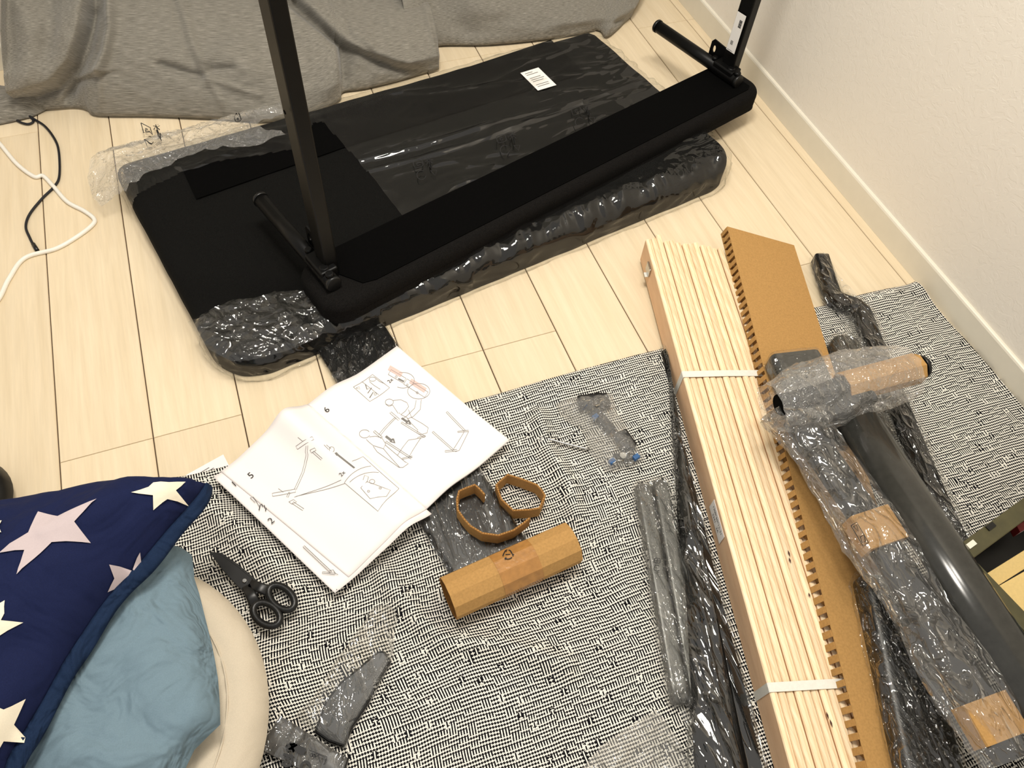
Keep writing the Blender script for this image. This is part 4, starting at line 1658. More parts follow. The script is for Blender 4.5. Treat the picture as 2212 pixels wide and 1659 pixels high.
# ================================================================== SLAT BUNDLE
NSL = 13
SW, SH = 0.0122, 0.060
bz0 = 0.009
tl = W(1395, 517, bz0 + SH)
bl = W(1708, 1659, bz0 + SH)
BU = Vector((bl.x - tl.x, bl.y - tl.y, 0)).normalized()
BS = Vector((-BU.y, BU.x, 0))
if BS.x < 0:
    BS = -BS
bund = empty('slat_bundle', (tl + BU * 0.6 + BS * 0.08).to_tuple()[:2] + (bz0,))
tag(bund, 'bundle of pale plywood slats on edge held by two white straps', 'slats')
ends = [0.0, -0.004, -0.014, 0.006, 0.004, 0.010, 0.016, 0.015, 0.012, 0.022, 0.024, 0.026, 0.028]
for i in range(NSL):
    o0 = Vector((tl.x, tl.y, 0)) + BS * (SW * i) + BU * ends[i]
    ln = 1.2
    zt = SH - (0.0 if i < 11 else 0.004) - 0.0012 * (i % 3)
    pr = []
    # edge of a slat: crowned, two rounded corners
    w = SW * (0.935)
    prof = [(0.0, 0), (w, 0), (w, zt - 0.0028), (w - 0.0014, zt - 0.0008), (w * 0.5, zt), (0.0014, zt - 0.0008), (0, zt - 0.0028)]
    v = [o0 + BS * a + BU * t + Vector((0, 0, bz0 + b)) for t in (0, ln) for a, b in prof]
    m = len(prof)
    f = [(k, (k + 1) % m, m + (k + 1) % m, m + k) for k in range(m)] + [tuple(range(m)), tuple(range(2 * m - 1, m - 1, -1))]
    fm = [0, 1, 0, 0, 0, 0, 1, 0, 0]
    so_ = recalc(mk('slat', v, f, 'ply_edge', bund, False, None, ['ply_face'], fm))
    # darker inner ply as a thin raised line along the crown
    pa = o0 + BS * (w * 0.66) + Vector((0, 0, bz0 + zt - 0.0002))
    lv = [pa + BS * (a * 0.0011) + BU * t + Vector((0, 0, 0.00035)) for t in (0.001, ln - 0.001) for a in (-1, 1)]
    mk('inner_ply', lv, [(0, 1, 3, 2)], 'ply_line', so_)
for (px, py, s) in ((1704, 1195, 0.9), (1706, 1210, 0.8), (1748, 1285, 0.6), (1787, 1545, 0.8), (1795, 1562, 0.9)):
    q = W(px, py, bz0 + SH + 0.0006)
    sheet('knot', [(q + BU * a + BS * b).to_tuple()[:2] for a, b in ((-0.006 * s, 0), (0, 0.0015), (0.007 * s, 0.0004), (0, -0.0014))], lambda x, y, d: bz0 + SH + 0.0009, 'knot', bund, 0.01)
BW = SW * NSL


def strap(px, py, name='strap'):
    c = W(px, py, bz0 + SH)
    d = (c - tl)
    t = d.dot(BU)
    hw = 0.0065
    v = []
    z0, z1 = bz0 - 0.001, bz0 + SH
    # two crossings at slightly different stations, as the strap runs a little askew
    ring_ = [(-0.0012, z0), (-0.0012, z1 + 0.0005), (0.0005, z1 + 0.0016), (BW * 0.5, z1 + 0.0018), (BW - 0.0005, z1 - 0.0012), (BW + 0.0012, z1 - 0.005), (BW + 0.0012, z0)]
    for tt in (-hw, hw):
        for k, (a, z) in enumerate(ring_):
            sk = 0.016 * (1 - min(1, max(0, a / BW)))
            v.append(Vector((tl.x, tl.y, 0)) + BS * a + BU * (t + tt - sk * 0.4) + Vector((0, 0, z)))
    m = len(ring_)
    f = [(k, k + 1, m + k + 1, m + k) for k in range(m - 1)]
    o = mk(name, v, f, 'strap', bund)
    sm = o.modifiers.new('thick', 'SOLIDIFY')
    sm.thickness = 0.0007
    sm.offset = 1
    return o


strap(1488, 815)
strap(1668, 1495)
# metal seal sticking out near the far end
q = Vector((tl.x, tl.y, 0)) + BU * 0.06 - BS * 0.0022
cl = obox('strap_seal', q + Vector((0, 0, bz0 + 0.036)), BU, BS, (0, 0, 1), 0.012, 0.0016, 0.011, 'steel', bund, 0.0008)
obox('strap_tail', q + BS * -0.004 + BU * 0.004 + Vector((0, 0, bz0 + 0.024)), BU, BS, (0.0, 0.0, 1), 0.006, 0.003, 0.0012, 'strap', bund, 0.0005)
# paper label on the side face
lq = W(1570, 1128, bz0 + 0.03)
tt = (lq - tl).dot(BU)
lo = Vector((tl.x, tl.y, 0)) + BU * tt - BS * 0.0012
lbl = obox('label', lo + Vector((0, 0, bz0 + 0.036)), BU, BS, (0, 0, 1), 0.033, 0.0003, 0.0145, 'sticker', bund)
lbl['label'] = 'white paper label with printed numbers'
text_mesh('label_text', '1200*60*12-21', lo - BS * 0.0006 + Vector((0, 0, bz0 + 0.041)), BU, (0, 0, 1), 0.0085, 'ink', lbl)
text_mesh('label_text', '2341   2A', lo - BS * 0.0006 + Vector((0, 0, bz0 + 0.030)), BU, (0, 0, 1), 0.0085, 'ink', lbl)


# ================================================================== HONEYCOMB BOARD LEANING ON THE BUNDLE
TH = 0.024
za_, zb_ = 0.086, 0.034
ca = W(1571, 489, za_)
cb = W(1719, 541, zb_)
ce = W(1874, 1659, za_)
HU = (ce - ca).normalized()
HS = (cb - ca)
HS = (HS - HU * HS.dot(HU))
HWd = HS.length
HS.normalize()
HN = HU.cross(HS)
if HN.z < 0:
    HN = -HN
HL = 1.2
hc = empty('honeycomb_board', (ca + HU * 0.6 + HS * HWd / 2 - HN * TH))
tag(hc, 'brown honeycomb cardboard board leaning on the slat bundle', 'cardboard')
for nm, off, mt in (('upper_liner', 0.0, 'card'), ('lower_liner', -(TH - 0.0012), 'card')):
    obox(nm, ca + HU * HL / 2 + HS * HWd / 2 + HN * (off - 0.0006), HU, HS, HN, HL / 2, HWd / 2, 0.0006, mt, hc)
# cell walls: zigzag paper strips standing between the liners
cell = 0.0175
NC = int(HL / cell)
cv, cf = [], []
for row in range(5):
    y0 = 0.007 + row * 0.022
    pts = []
    for k in range(NC):
        x = k * cell
        off = 0.011 if (k + row) % 2 else 0.0
        wob = random.uniform(-0.0012, 0.0012)
        pts += [(x + 0.001, y0 + off), (x + cell * 0.42 + wob, y0 + off)]
    for (a, b) in zip(pts, pts[1:]):
        b0 = len(cv)
        for (x, y) in (a, b):
            cv.append(ca + HU * x + HS * y - HN * 0.0012)
            cv.append(ca + HU * (x + random.uniform(-0.0008, 0.0008)) + HS * y - HN * (TH - 0.0013))
        cf.append((b0, b0 + 1, b0 + 3, b0 + 2))
core = mk('honeycomb_core', cv, cf, 'card', hc)
sm = core.modifiers.new('thick', 'SOLIDIFY')
sm.thickness = 0.0008
# torn edge flaps on the left side: every other cell still carries a paper tab
for k in range(NC):
    x = k * cell
    w = cell * random.uniform(0.50, 0.60)
    p = ca + HU * (x + 0.001) - HN * (TH / 2) - HS * 0.0006
    obox('cell_wall', p + HU * (w / 2), HU, HS, HN, w / 2, 0.0005, TH / 2 - 0.0012, 'card', hc)


# ================================================================== WRAPPED PARTS LEFT OF THE BUNDLE
def wrapped_wedge(name, left, right, z0, thick, label, body, film, amp, cat):
    """bagged soft roll between two lines: narrow at the far end, broad at the near end"""
    la_, lb_ = left
    ra_, rb_ = right
    ln = (lb_ - la_).length
    w0 = 0.1

    def wd(p):
        t, q = p[0] / ln, p[1] / w0
        a, b_ = la_.lerp(lb_, t), ra_.lerp(rb_, t)
        r = a.lerp(b_, q)
        k = 1.0 if q < 0.45 else 1.0 - 0.90 * min(1.0, (q - 0.45) / 0.25)
        r.z = z0 + p[2] * (0.35 + 0.65 * min(1, t * 1.6)) * (k if q < 1 else 0.1)
        return r
    root = empty(name, wd((ln / 2, w0 / 2, 0)))
    tag(root, label, cat)
    slab_grid('body', wd, ln, w0, thick, 0.022, 0.03, body, root, thick, 90, 30, 0, lambda a, b, p, n: 0.004 * nz(a, b, 9, 2), None, 0.0005)

    def disp(a, b, p, n):
        big = ridged(a, b, 9, 0.12, 4.0, 6.3)
        return 0.002 + max(0, 0.006 * max(0, big) ** 2 + amp * ridged(a, b, 30, 0.3, 2.4, 1.3) + amp * 0.6 * ridged(a, b, 75, 1.0, 1, 3.1))
    slab_grid('plastic_wrap', wd, ln, w0, thick, 0.022, 0.03, film, root, thick + 0.02, 300, 70, 0, disp, None, 0.001)
    return root


bsd = lambda t: Vector((tl.x, tl.y, 0)) + BU * t - BS * (0.004 + 0.012 * t)
wrapped_wedge('wrapped_fabric_roll', (W(1443, 752, 0.02), W(1506, 1720, 0.02)), (bsd(0.235), bsd(1.18)), 0.008, 0.046,
              'long black fabric roll in crinkled clear film along the left side of the slat bundle', 'knit', 'film_roll', 0.0022, 'fabric roll')
ml = []
for (cx, cy) in ((1590, 1372),):
    ml += marks(cx, cy, 26, 1.2)
# narrow twin rails
for nm, dx, lb in (('steel_rail', 0.0, 'left one of two narrow film-wrapped grey rails beside the black roll'), ('steel_rail', 1.0, 'right one of two narrow film-wrapped grey rails, touching the black roll')):
    a = W(1387 + 37 * dx, 1046 - 8 * dx, 0.02)
    b2 = W(1470 + 38 * dx, 1520, 0.02)
    root, wd_, ln_ = wrapped_bar('wrapped_rail', a, b2, 0.026, 0.020, lb, 'rail_grey', 'film_tight', 0.009, 0.009, 0.004, 0.0022, 0.012, 'rail', 130, ends=0.006)
    if dx == 0.0:
        Lm = marks(1428, 1220, 14, 0.1)[:4]
        ribbons('film_print', Lm, 0.0012, lambda x, y: 0.034, 'ink', root, z0=0.034)


# ================================================================== METAL LEG PARTS AT THE RIGHT
# bent bar next to the wall side
bb = [W(a, b, z) for a, b, z in ((1771, 558, 0.02), (1793, 628, 0.02), (1800, 643, 0.02), (1813, 652, 0.021), (1840, 662, 0.022), (1856, 672, 0.022), (1866, 690, 0.023), (1905, 790, 0.024), (2010, 1050, 0.03), (2075, 1190, 0.034))]
bp = smooth_path(bb, 5)
bent = empty('bent_bar', bb[4].to_tuple()[:2] + (0.005,))
tag(bent, 'bent black square bar in clear film, nearest the right wall', 'metal bar')
sweep('bar', bp, rrect(0.030, 0.030, 0.004, 2), 'metal', bent, smooth=False)


def film_tube(name, path, prof_r, parent, film='film', amp=0.006, ns=34, flat=0.8, seed=1.0, rs=None, freq=20, zmin=0.008):
    """loose film sleeve around a path: wrinkles run lengthwise"""
    pts = path
    n = len(pts)
    arcl = [0]
    for p, q in zip(pts, pts[1:]):
        arcl.append(arcl[-1] + (Vector(q) - Vector(p)).length)

    fr = frames(pts)
    v, f = [], []
    for i, (p, t, s, u) in enumerate(fr):
        R = prof_r(i / (n - 1))
        for j in range(ns):
            a = 2 * PI * j / ns
            w = ridged(j / ns * 6.0, arcl[i] * freq * 0.35, 1.6, 0.15, 1.0, seed) * amp + amp * 0.6 * ridged(j / ns * 17.0, arcl[i] * freq, 1, 0.5, 1, seed + 3)
            r = R + w
            q = p + s * (r * math.cos(a)) + u * (r * flat * math.sin(a))
            q.z = max(q.z, zmin)
            v.append(q)
    for i in range(n - 1):
        for j in range(ns):
            a, b = i * ns + j, i * ns + (j + 1) % ns
            f.append((a, b, b + ns, a + ns))
    return mk(name, v, f, film, parent, True)


def lin(pts, n):
    pts = [Vector(p) for p in pts]
    out = []
    for i in range(n):
        t = i / (n - 1) * (len(pts) - 1)
        k = min(int(t), len(pts) - 2)
        out.append(pts[k].lerp(pts[k + 1], t - k))
    return out


film_tube('film_sleeve', smooth_path(bb, 12), lambda t: 0.0195 + 0.006 * t, bent, 'film_tight', 0.003, 30, 0.85, 4.0)
# film web spanning the inside of the bend
wb = pxpoly([(1776, 560), (1812, 600), (1860, 650), (1880, 668), (1880, 700), (1905, 780), (1870, 800), (1835, 740), (1800, 668)], 0.012)
sheet('film_web', wb, lambda x, y, d: 0.012 + 0.006 * ridged(x, y, 30, 1.9, 3, 2), 'film_thick', bent, 0.006)

# second dark part under it
g0, g1 = W(1818, 725, 0.03), W(1925, 1040, 0.03)
wrapped_bar('wrapped_bracket', g0, g1, 0.062, 0.034, 'dark part in film with a rounded end, between the honeycomb board and the bent bar', 'grey_metal', 'film_tight', 0.010, 0.012, 0.013, 0.0028, 0.016, 'metal part', 130, ends=0.03)

# foot plate lying across the honeycomb board, and a longer bar in bubble film further down
h0, h1 = W(1714, 756, 0.118), W(1800, 960, 0.11)
wrapped_bar('wrapped_foot_plate', h0, h1, 0.096, 0.034, 'dark grey foot plate in film, its square end lying on the honeycomb board', 'grey_metal', 'film', 0.090, 0.080, 0.010, 0.0008, 0.02, 'metal part', 130, ends=0.014)
h0, h1 = W(1915, 1240, 0.09), W(2035, 1760, 0.09)
wrapped_bar('wrapped_bar', h0, h1, 0.090, 0.040, 'black bar in bubbly film at the bottom edge, right of the honeycomb board', 'black_plastic', 'film_tight', 0.060, 0.060, 0.016, 0.0040, 0.02, 'metal bar', 200, ends=0.014)

# T-shaped leg: broad oval tube, cross tube with a cardboard sleeve
leg = empty('sofa_leg', W(1836, 887, 0.1).to_tuple()[:2] + (0.09,))
tag(leg, 'dark grey T-shaped metal leg with a cardboard sleeve on its cross tube', 'sofa leg')
TZ = 0.165
t0, t1 = W(1822, 862, TZ), W(2163, 1389, TZ)
t2 = t0 + (t1 - t0) * 1.75
t2.z = TZ
sweep('main_tube', [t0, t0.lerp(t2, 0.5), t2], circ(0.036, 28, 0, 0.024), 'grey_metal', leg)
x0_, x1_ = W(1688, 874, TZ + 0.012), W(1988, 793, TZ + 0.012)
sweep('cross_tube', [x0_, x1_], circ(0.0175, 20), 'metal', leg)
sweep('tube_cap', [x1_, x1_ + (x1_ - x0_).normalized() * 0.006], circ(0.0195, 20), 'black_plastic', leg)
sweep('tube_cap', [x0_, x0_ - (x1_ - x0_).normalized() * 0.004], circ(0.0178, 20), 'felt', leg)
xd = (x1_ - x0_)
tube_shell('cardboard_sleeve', x0_ + xd * 0.42, x0_ + xd * 0.97, 0.0265, 0.0025, 'card', leg, 8, 0.39)
obox('joint_plate', x0_ + xd * 0.45 - Vector((0, 0.012, 0.004)), xd, (t1 - t0), (0, 0, 1), 0.035, 0.03, 0.016, 'metal', leg, 0.006)
film_tube('film_bag', lin([x0_ - xd * 0.07, x0_ + xd * 0.2, x0_ + xd * 0.5, x0_ + xd * 0.9], 46), lambda t: 0.034 + 0.020 * math.sin(PI * min(1, t * 0.95)) * (1 if t < 0.97 else 0.7), leg, 'film_milky', 0.007, 40, 0.9, 2.0)

# second tube, bagged together with two cardboard spacers
m0, m1, m2, m3 = W(1722, 905, 0.15), W(1890, 1150, 0.15), W(2010, 1345, 0.15), W(2190, 1640, 0.15)
leg2 = empty('leg_tube', m1.to_tuple()[:2] + (0.12,))
tag(leg2, 'black metal tube in a loose clear bag with two cardboard spacers around it', 'metal tube')
pth = smooth_path([m0, m1, m2, m3], 8)
sweep('tube', pth, rrect(0.050, 0.026, 0.010, 4), 'metal', leg2)
for ta_, tb_ in (((1868, 1112), (1912, 1182)), ((2112, 1512), (2165, 1600))):
    a, b2 = W(*ta_, 0.152), W(*tb_, 0.152)
    sp = sweep('cardboard_spacer', [a, b2], rrect(0.068, 0.036, 0.004, 2), 'card', leg2, smooth=False)
fp = film_tube('film_bag', smooth_path([m0 + (m0 - m1) * 0.08, m0, m1, m2, m3], 22), lambda t: 0.034 + 0.012 * math.sin(t * 9) ** 2 + 0.006 * math.sin(PI * t), leg2, 'film_thick', 0.007, 48, 0.55, 5.0, zmin=0.09)
# warning pictogram printed on the first spacer
a_ = 0.1735
ribbons('warning_print', [[(1838, 1136), (1850, 1128), (1876, 1172), (1864, 1180), (1838, 1136)], [(1843, 1138), (1850, 1134), (1854, 1148), (1843, 1138)], [(1858, 1160), (1866, 1156), (1870, 1170), (1862, 1172), (1858, 1160)]], 0.0013, lambda x, y: a_, 'ink', leg2, z0=a_)


# ================================================================== CRATE WITH BOOKS
cz = 0.135
crate = empty('storage_crate', (1.03, 0.0, 0.0))
tag(crate, 'dark olive open storage crate at the right edge, books inside', 'crate')
k0 = W(2072, 1190, cz)
k1 = W(2212, 1088, cz)
e1 = (k1 - k0)
e1.z = 0
e1.normalize()
e2 = Vector((e1.y, -e1.x, 0))
CW_, CD_ = 0.36, 0.50
k0 = k0 - e1 * 0.012
for nm, a, b, w in (('rear_wall', Vector(k0), k0 + e1 * CW_, 0.012), ('left_wall', Vector(k0), k0 + e2 * CD_, 0.010), ('right_wall', k0 + e1 * CW_, k0 + e1 * CW_ + e2 * CD_, 0.010)):
    d = (b - a)
    ln = d.length
    d.normalize()
    s = Vector((d.y, -d.x, 0)) if nm != 'left_wall' else Vector((-d.y, d.x, 0))
    c = (a + b) / 2 + s * w / 2
    obox(nm, (c.x, c.y, 0.009 + (cz - 0.009) / 2), d, s, (0, 0, 1), ln / 2, w / 2, (cz - 0.009) / 2, 'olive', crate, 0.0015)
    r0 = (a + b) / 2 + s * (w / 2)
    obox('rim', (r0.x, r0.y, cz + 0.002), d, s, (0, 0, 1), ln / 2 + 0.004, w / 2 + 0.007, 0.0045, 'olive', crate, 0.0015)
bq = k0 + e1 * CW_ / 2 + e2 * CD_ / 2
obox('bottom', (bq.x, bq.y, 0.011), e1, e2, (0, 0, 1), CW_ / 2, CD_ / 2, 0.003, 'black_plastic', crate)
for px, py in ((2140, 1137), (2098, 1176)):
    q = W(px, py, cz + 0.0075)
    obox('rim_clip', q, e1, e2, (0, 0, 1), 0.008, 0.004, 0.0012, 'black_plastic' if px > 2110 else 'white_trim', crate)


def book3(name, pa, pb, pc, z, th, mat, label, cat='book'):
    a, b2, c = W(*pa, z), W(*pb, z), W(*pc, z)
    d = b2 + (c - a)
    ux, uy = (b2 - a), (c - a)
    root = empty(name, ((a + d) / 2 - Vector((0, 0, th))).to_tuple())
    tag(root, label, cat, 'books in the crate')
    cen = (a + d) / 2
    prism('cover', [a[:2], b2[:2], d[:2], c[:2]], z - 0.0015, z, mat, root, 0.0006)
    prism('back_cover', [a[:2], b2[:2], d[:2], c[:2]], z - th, z - th + 0.0015, mat, root, 0.0006)
    ins = [cen.lerp(q, 0.97)[:2] for q in (a, b2, d, c)]
    prism('page_block', ins, z - th + 0.0016, z - 0.0016, 'paper', root)
    m = (a + c) / 2
    sp = [a[:2], c[:2], c.lerp(d, 0.012)[:2], a.lerp(b2, 0.012)[:2]]
    prism('spine', sp, z - th, z, mat, root, 0.0006)


book3('book', (2125, 1243), (2250, 1165), (2145, 1272), 0.096, 0.02, 'cream_book', 'narrow cream book at the back of the crate')
book3('book', (2150, 1270), (2290, 1190), (2205, 1334), 0.112, 0.022, 'cream_book', 'larger cream book in front in the crate')
book3('book', (2160, 1335), (2300, 1262), (2215, 1415), 0.070, 0.02, 'teal_book', 'teal book lowest in the crate')
book3('book', (2196, 1135), (2260, 1098), (2204, 1150), 0.085, 0.02, 'red_book', 'dark red book in the far corner of the crate')


# ================================================================== WRAPPED BRACKET, BOTTOM CENTRE
Zs = lambda p: (440 + p[0] * 0.3074, 1160 + p[1] * 0.3074)
bg_poly = pxpoly([Zs(p) for p in ((1180, 495), (1225, 475), (1290, 465), (1345, 500), (1365, 545), (1335, 660), (1332, 840), (1270, 960), (1200, 1100), (1100, 1240), (1040, 1340), (1010, 1440), (990, 1500), (880, 1430), (740, 1340), (660, 1290), (640, 1240), (740, 1150), (830, 1020), (920, 860), (1010, 740), (1090, 640))], 0.02)
brk = empty('wrapped_bracket', (sum(p[0] for p in bg_poly) / len(bg_poly), sum(p[1] for p in bg_poly) / len(bg_poly), 0.008))
tag(brk, 'black metal bracket in a long twisted clear bag below the scissors', 'metal part')
pt = pxpoly([Zs(p) for p in ((1215, 800), (1265, 790), (1322, 862), (1240, 1000), (1150, 1180), (1050, 1330), (985, 1480), (870, 1440), (770, 1370), (850, 1150), (960, 1010), (1100, 900))], 0.02)
prism('bracket', pt, 0.009, 0.019, 'black_plastic', brk, 0.004, 3)


def bagz(x, y, d):
    return 0.013 + 0.024 * min(1, d / 0.010) ** 0.7 + 0.004 * ridged(x, y, 60, 1.05, 3.0, 3) * min(1, d / 0.008)


sheet('film_bag', bg_poly, bagz, 'film_roll', brk, 0.0035)
fl_poly = pxpoly([Zs(p) for p in ((535, 1258), (600, 1290), (760, 1395), (900, 1485), (1015, 1552), (985, 1640), (955, 1700), (700, 1640), (392, 1490), (450, 1385))], 0.03)
sheet('bag_end', fl_poly, lambda x, y, d: 0.026 + 0.003 * ridged(x, y, 22, 0.9, 2, 4), 'black_plastic', brk, 0.006, 0.012)
sheet('bag_end_film', [tuple(np.array(q)) for q in fl_poly], lambda x, y, d: 0.0305 + 0.004 * ridged(x, y, 22, 0.9, 2, 4), 'film_thick', brk, 0.005)
Zt = lambda p: (560 + p[0] * 0.1079, 1480 + p[1] * 0.1079)
mk_ = [([Zt(p) for p in ((640, 1210), (920, 1340))], 0.009), ([Zt(p) for p in ((530, 1220), (700, 1330))], 0.003), ([Zt(p) for p in ((620, 1140), (700, 1350))], 0.003), ([Zt(p) for p in ((760, 1190), (560, 1310))], 0.003), ([Zt(p) for p in ((540, 1200), (720, 1180))], 0.003),
       [Zt(p) for p in ((1180, 1390), (1330, 1455), (1225, 1555), (1180, 1390))], [Zt(p) for p in ((1000, 1300), (1360, 1440), (1290, 1600))],
       ([Zt(p) for p in arc(930, 1640, 90, 100, 150, 380, 14)], 0.0035), ([Zt(p) for p in ((480, 1390), (650, 1420), (660, 1520))], 0.004), ([Zt(p) for p in ((450, 1560), (540, 1620), (640, 1590))], 0.004), ([Zt(p) for p in ((500, 1440), (600, 1480), (560, 1560), (490, 1530))], 0.003)]
mk_ += [[Zt(p) for p in arc(1050 + 45 * k, 1400 + 10 * (k % 2), 32, 26, 0, 330, 10)] for k in range(3)]
ribbons('bag_print', mk_, 0.0012, lambda x, y: 0.037, 'ink', brk, z0=0.037)

# loose clear bag flap at the bottom edge
cf_ = pxpoly([(1240, 1680), (1300, 1610), (1370, 1560), (1418, 1532), (1440, 1560), (1478, 1620), (1505, 1690), (1400, 1760)], 0.012)
fo = sheet('clear_bag', cf_, lambda x, y, d: 0.012 + 0.004 * min(1, d / .02) + 0.003 * ridged(x, y, 30, 1.0, 2, 8) * min(1, d / 0.01), 'film_milky', None, 0.006)
tag(fo, 'empty clear plastic bag on the rug at the bottom edge', 'plastic bag')


# ================================================================== SCISSORS
sc = empty('scissors', W(528, 1254, 0.01).to_tuple()[:2] + (0.012,))
tag(sc, 'black scissors lying closed on the rug left of the booklet', 'scissors')
zs = 0.029
for k, dz in ((0, 0.0), (1, 0.0035)):
    off = 3 if k else -3
    pl = [(450 + off * 0.3, 1190), (478, 1196 + off), (515, 1222 + off), (545, 1247 + off), (568, 1268 + off), (546, 1290 + off), (515, 1266 + off), (480, 1228 + off)]
    prism('blade', pxpoly(pl, zs), zs - 0.005 + dz, zs - 0.0018 + dz, 'black_plastic', sc, 0.0008)
q = W(528, 1254, zs + 0.004)
sweep('pivot', [q - Vector((0, 0, 0.004)), q, q + Vector((0, 0, 0.0006))], circ(0.0034, 14), 'steel', sc, scale=lambda t: 1 if t < 0.9 else 0.8, up=Vector((1, 0, 0)))
for cx, cy, rx, ry, rot in ((608, 1291, 33, 21, 0.72), (576, 1327, 32, 22, 0.60)):
    lp = [W(a, b, zs) for a, b in arc(cx, cy, rx, ry, 0, 344, 22, rot)]
    sweep('handle', lp, circ(0.0055, 10, 0, 0.0055), 'black_plastic', sc, closed=True)
for a, b2 in (((540, 1262), (584, 1278)), ((534, 1266), (552, 1308))):
    sweep('shank', [W(*a, zs), W(*b2, zs)], rrect(0.016, 0.008, 0.003, 3), 'black_plastic', sc)


# ================================================================== FLOOR CUSHION AND PILLOWS AT THE LEFT
cc = Vector((-0.42, 0.355))
RC = 0.245
disc = empty('floor_cushion', (cc.x, cc.y, 0))
tag(disc, 'round beige floor cushion under the blue pillow', 'cushion')
ring_p = [(cc.x + RC * math.cos(t), cc.y + RC * math.sin(t)) for t in np.linspace(0, 2 * PI, 72, endpoint=False)]
puff('pad', ring_p, 0.045, 0.045, 0.040, 0.06, 'beige', disc, 0.014, lambda x, y, d: 0.0015 * nz(x, y, 20, 1) - 0.005 * math.exp(-((d - 0.046) / 0.004) ** 2), 3, 0.004)
sl = [(cc.x + (RC - 0.046) * math.cos(t), cc.y + (RC - 0.046) * math.sin(t), 0.0868) for t in np.linspace(0, 2 * PI, 90, endpoint=False)]
sweep('piping', sl, circ(0.0016, 6), 'beige', disc, closed=True)

bl_poly = pxpoly([(250, 1200), (330, 1172), (366, 1176), (396, 1186), (415, 1200), (419, 1225), (421, 1251), (432, 1285), (440, 1318), (448, 1350), (459, 1394), (466, 1430), (472, 1466), (476, 1520), (477, 1566), (450, 1592), (421, 1621), (400, 1665), (330, 1740), (150, 1760), (-40, 1700), (-60, 1450), (100, 1300)], 0.125)
bp_ = puff('light_blue_pillow', bl_poly, 0.128, 0.065, 0.045, 0.12, 'sky_cotton', None, 0.010,
           lambda x, y, d: 0.009 * ridged(x, y, 9, 0.9, 1.8, 3.1) + 0.008 * ridged(x, y, 22, 0.5, 1.8, 5.1) * math.exp(-d / 0.08) + 0.003 * nz(x, y, 30, 2), 5, 0.083)
tag(bp_, 'soft light blue pillow between the star pillow and the beige cushion', 'pillow')

SZ = 0.222
st_px = [(446, 1044), (400, 1041), (330, 1040), (250, 1050), (180, 1063), (90, 1082), (0, 1094), (-150, 1115), (-260, 1300), (-200, 1700), (-20, 1760), (20, 1640), (62, 1570), (100, 1505), (135, 1440), (170, 1385), (215, 1318), (260, 1262), (310, 1210), (360, 1150), (400, 1105), (430, 1070)]
st_poly = pxpoly(st_px, SZ)
stp = empty('star_pillow', W(120, 1300, SZ).to_tuple()[:2] + (0.17,))
tag(stp, 'navy blue pillow printed with large cream and lilac stars, on top of the pile', 'pillow')
SB_ = np.array(st_poly)


def star_wr(x, y, d):
    return 0.007 * ridged(x, y, 8, 0.9, 2.0, 1.7) + 0.004 * ridged(x, y, 20, 0.2, 1.5, 4.4) + 0.002 * nz(x, y, 40, 1)


puff('pillow_body', st_poly, SZ, 0.085, 0.024, 0.16, 'navy', stp, 0.009, star_wr, 9)


def star_z(x, y):
    d, ins = poly_dist(np.array([(x, y)]), SB_)
    dd = d[0] if ins[0] else 0.0
    k = math.sqrt(max(0, 1 - (1 - min(dd / 0.16, 1)) ** 2))
    return SZ + 0.085 * k + star_wr(x, y, dd) * min(1, dd / 0.01)


def on_surface(px, py, zf, z=0.25):
    for _ in range(12):
        q = W(px, py, z)
        z = 0.5 * z + 0.5 * zf(q.x, q.y)
    return W(px, py, z)


def star(pts_px, mat, seed):
    poly = [on_surface(a, b, star_z)[:2] for a, b in pts_px]
    V, F, B = fill2d(poly, 0.007, seed=seed)
    v = [(p[0], p[1], star_z(p[0], p[1]) + 0.0028) for p in V]
    mk('star', v, F, mat, stp, True)


Zk = lambda p: (p[0] * 0.4213, 960 + p[1] * 0.4213)
star([Zk(p) for p in ((790, 200), (870, 198), (955, 196), (905, 240), (962, 308), (862, 285), (790, 342), (788, 265), (676, 250), (765, 222))], 'star_cream', 1)
star([Zk(p) for p in ((500, 283), (385, 400), (470, 510), (270, 505), (90, 670), (130, 545), (0, 560), (150, 455), (200, 348), (300, 372))], 'star_lilac', 2)
star([Zk(p) for p in ((722, 558), (728, 610), (690, 655), (640, 700), (595, 745), (566, 770), (605, 705), (564, 620), (670, 640))], 'star_lilac', 3)
star([Zk(p) for p in ((30, 803), (28, 870), (10, 905), (125, 917), (45, 958), (-20, 1000), (-75, 1075), (-90, 965), (-190, 930), (-85, 885), (-60, 850))], 'star_cream', 4)
star([Zk(p) for p in ((138, 1308), (78, 1440), (136, 1505), (130, 1532), (25, 1525), (-50, 1630), (-85, 1515), (-200, 1480), (-100, 1420), (-90, 1300), (0, 1352), (25, 1362), (65, 1345))], 'star_cream', 5)
star([Zk(p) for p in ((15, 395), (0, 424), (12, 455), (-28, 452), (-60, 490), (-66, 440), (-115, 418), (-62, 402), (-55, 355), (-25, 395))], 'star_cream', 6)
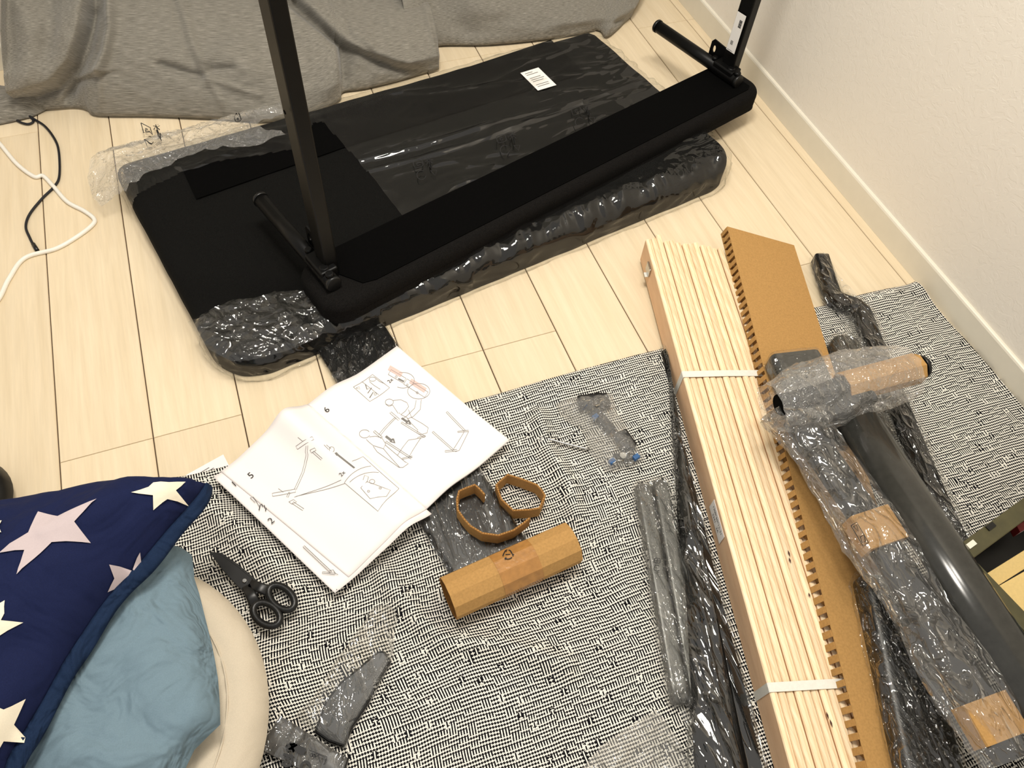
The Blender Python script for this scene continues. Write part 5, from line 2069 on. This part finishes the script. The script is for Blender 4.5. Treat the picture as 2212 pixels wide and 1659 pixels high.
# hem band hanging from the seam on the right side
seam_px = [(446, 1044), (430, 1070), (400, 1105), (360, 1150), (310, 1210), (260, 1262), (215, 1318), (170, 1385), (135, 1440), (100, 1505), (62, 1570), (20, 1640), (-20, 1760)]
up_ = smooth_path([W(a, b, SZ) for a, b in seam_px], 6)
hv_, hf_ = [], []
for i, p in enumerate(up_):
    t = (up_[min(i + 1, len(up_) - 1)] - up_[max(i - 1, 0)]).normalized()
    s = Vector((t.y, -t.x, 0))
    if s.x < 0:
        s = -s
    w = 0.015 * min(1, 0.35 + i / 16) + 0.0015 * math.sin(i * 0.33)
    for k in range(5):
        q = k / 4
        hv_.append(p + s * (w * q * 0.95) + Vector((0, 0, 0.002 - 0.012 * q * q)))
for i in range(len(up_) - 1):
    for k in range(4):
        a = i * 5 + k
        hf_.append((a, a + 1, a + 6, a + 5))
ho = mk('hem_band', hv_, hf_, 'navy_hem', stp, True)
hm = ho.modifiers.new('thick', 'SOLIDIFY')
hm.thickness = 0.002

# dark round thing peeking out behind the pillow
dk = W(-78, 1108, 0.0)
dpoly = [(dk.x + 0.085 * math.cos(t), dk.y + 0.085 * math.sin(t)) for t in np.linspace(0, 2 * PI, 40, endpoint=False)]
dko = puff('round_base', dpoly, 0.025, 0.03, 0.024, 0.05, 'black_plastic', None, 0.01, None, 2, 0.0005)
tag(dko, 'smooth black rounded object at the left edge, behind the star pillow', 'base')


# ================================================================== CABLES
Zc = lambda p: (p[0] * 0.33764, p[1] * 0.33764)
wc = smooth_path([W(*Zc(p), 0.004) for p in ((-60, 860), (0, 920), (110, 1050), (220, 1130), (275, 1125), (340, 1190), (430, 1290), (540, 1350), (602, 1400), (590, 1440), (500, 1510), (360, 1590), (160, 1650), (60, 1780), (0, 1900), (-80, 2010))], 10)
wo = sweep('white_cable', wc, circ(0.0044, 10), 'white_cable')
tag(wo, 'thick white cable winding over the floor at the left edge', 'cable')
pq = [W(*Zc(p), 0.01) for p in ((-40, 790), (0, 860), (8, 920))]
bkp = [W(0, 232, 0.03), W(30, 243, 0.012), W(62, 251, 0.004), W(72, 262, 0.004), W(60, 268, 0.004), W(40, 262, 0.004), W(24, 248, 0.004), W(20, 236, 0.01), W(38, 236, 0.012), W(75, 258, 0.004)]
b2p = bkp + [W(*Zc(p), 0.0035) for p in ((290, 810), (350, 890), (376, 970), (380, 1120), (350, 1190), (270, 1270), (190, 1370), (165, 1450), (190, 1520), (215, 1570))]
bko = sweep('black_cable', smooth_path(b2p, 8), circ(0.0026, 8), 'black_cable')
tag(bko, 'thin black braided cable with a small loop by the curtain hem', 'cable')
e0, e1_, e2_ = [W(*Zc(p), 0.0045) for p in ((212, 1560), (240, 1605), (250, 1618))]
sweep('plug_body', [e0, e1_], circ(0.004, 10), 'black_plastic', bko)
sweep('plug_tip', [e1_, e2_], circ(0.0022, 8), 'steel', bko)
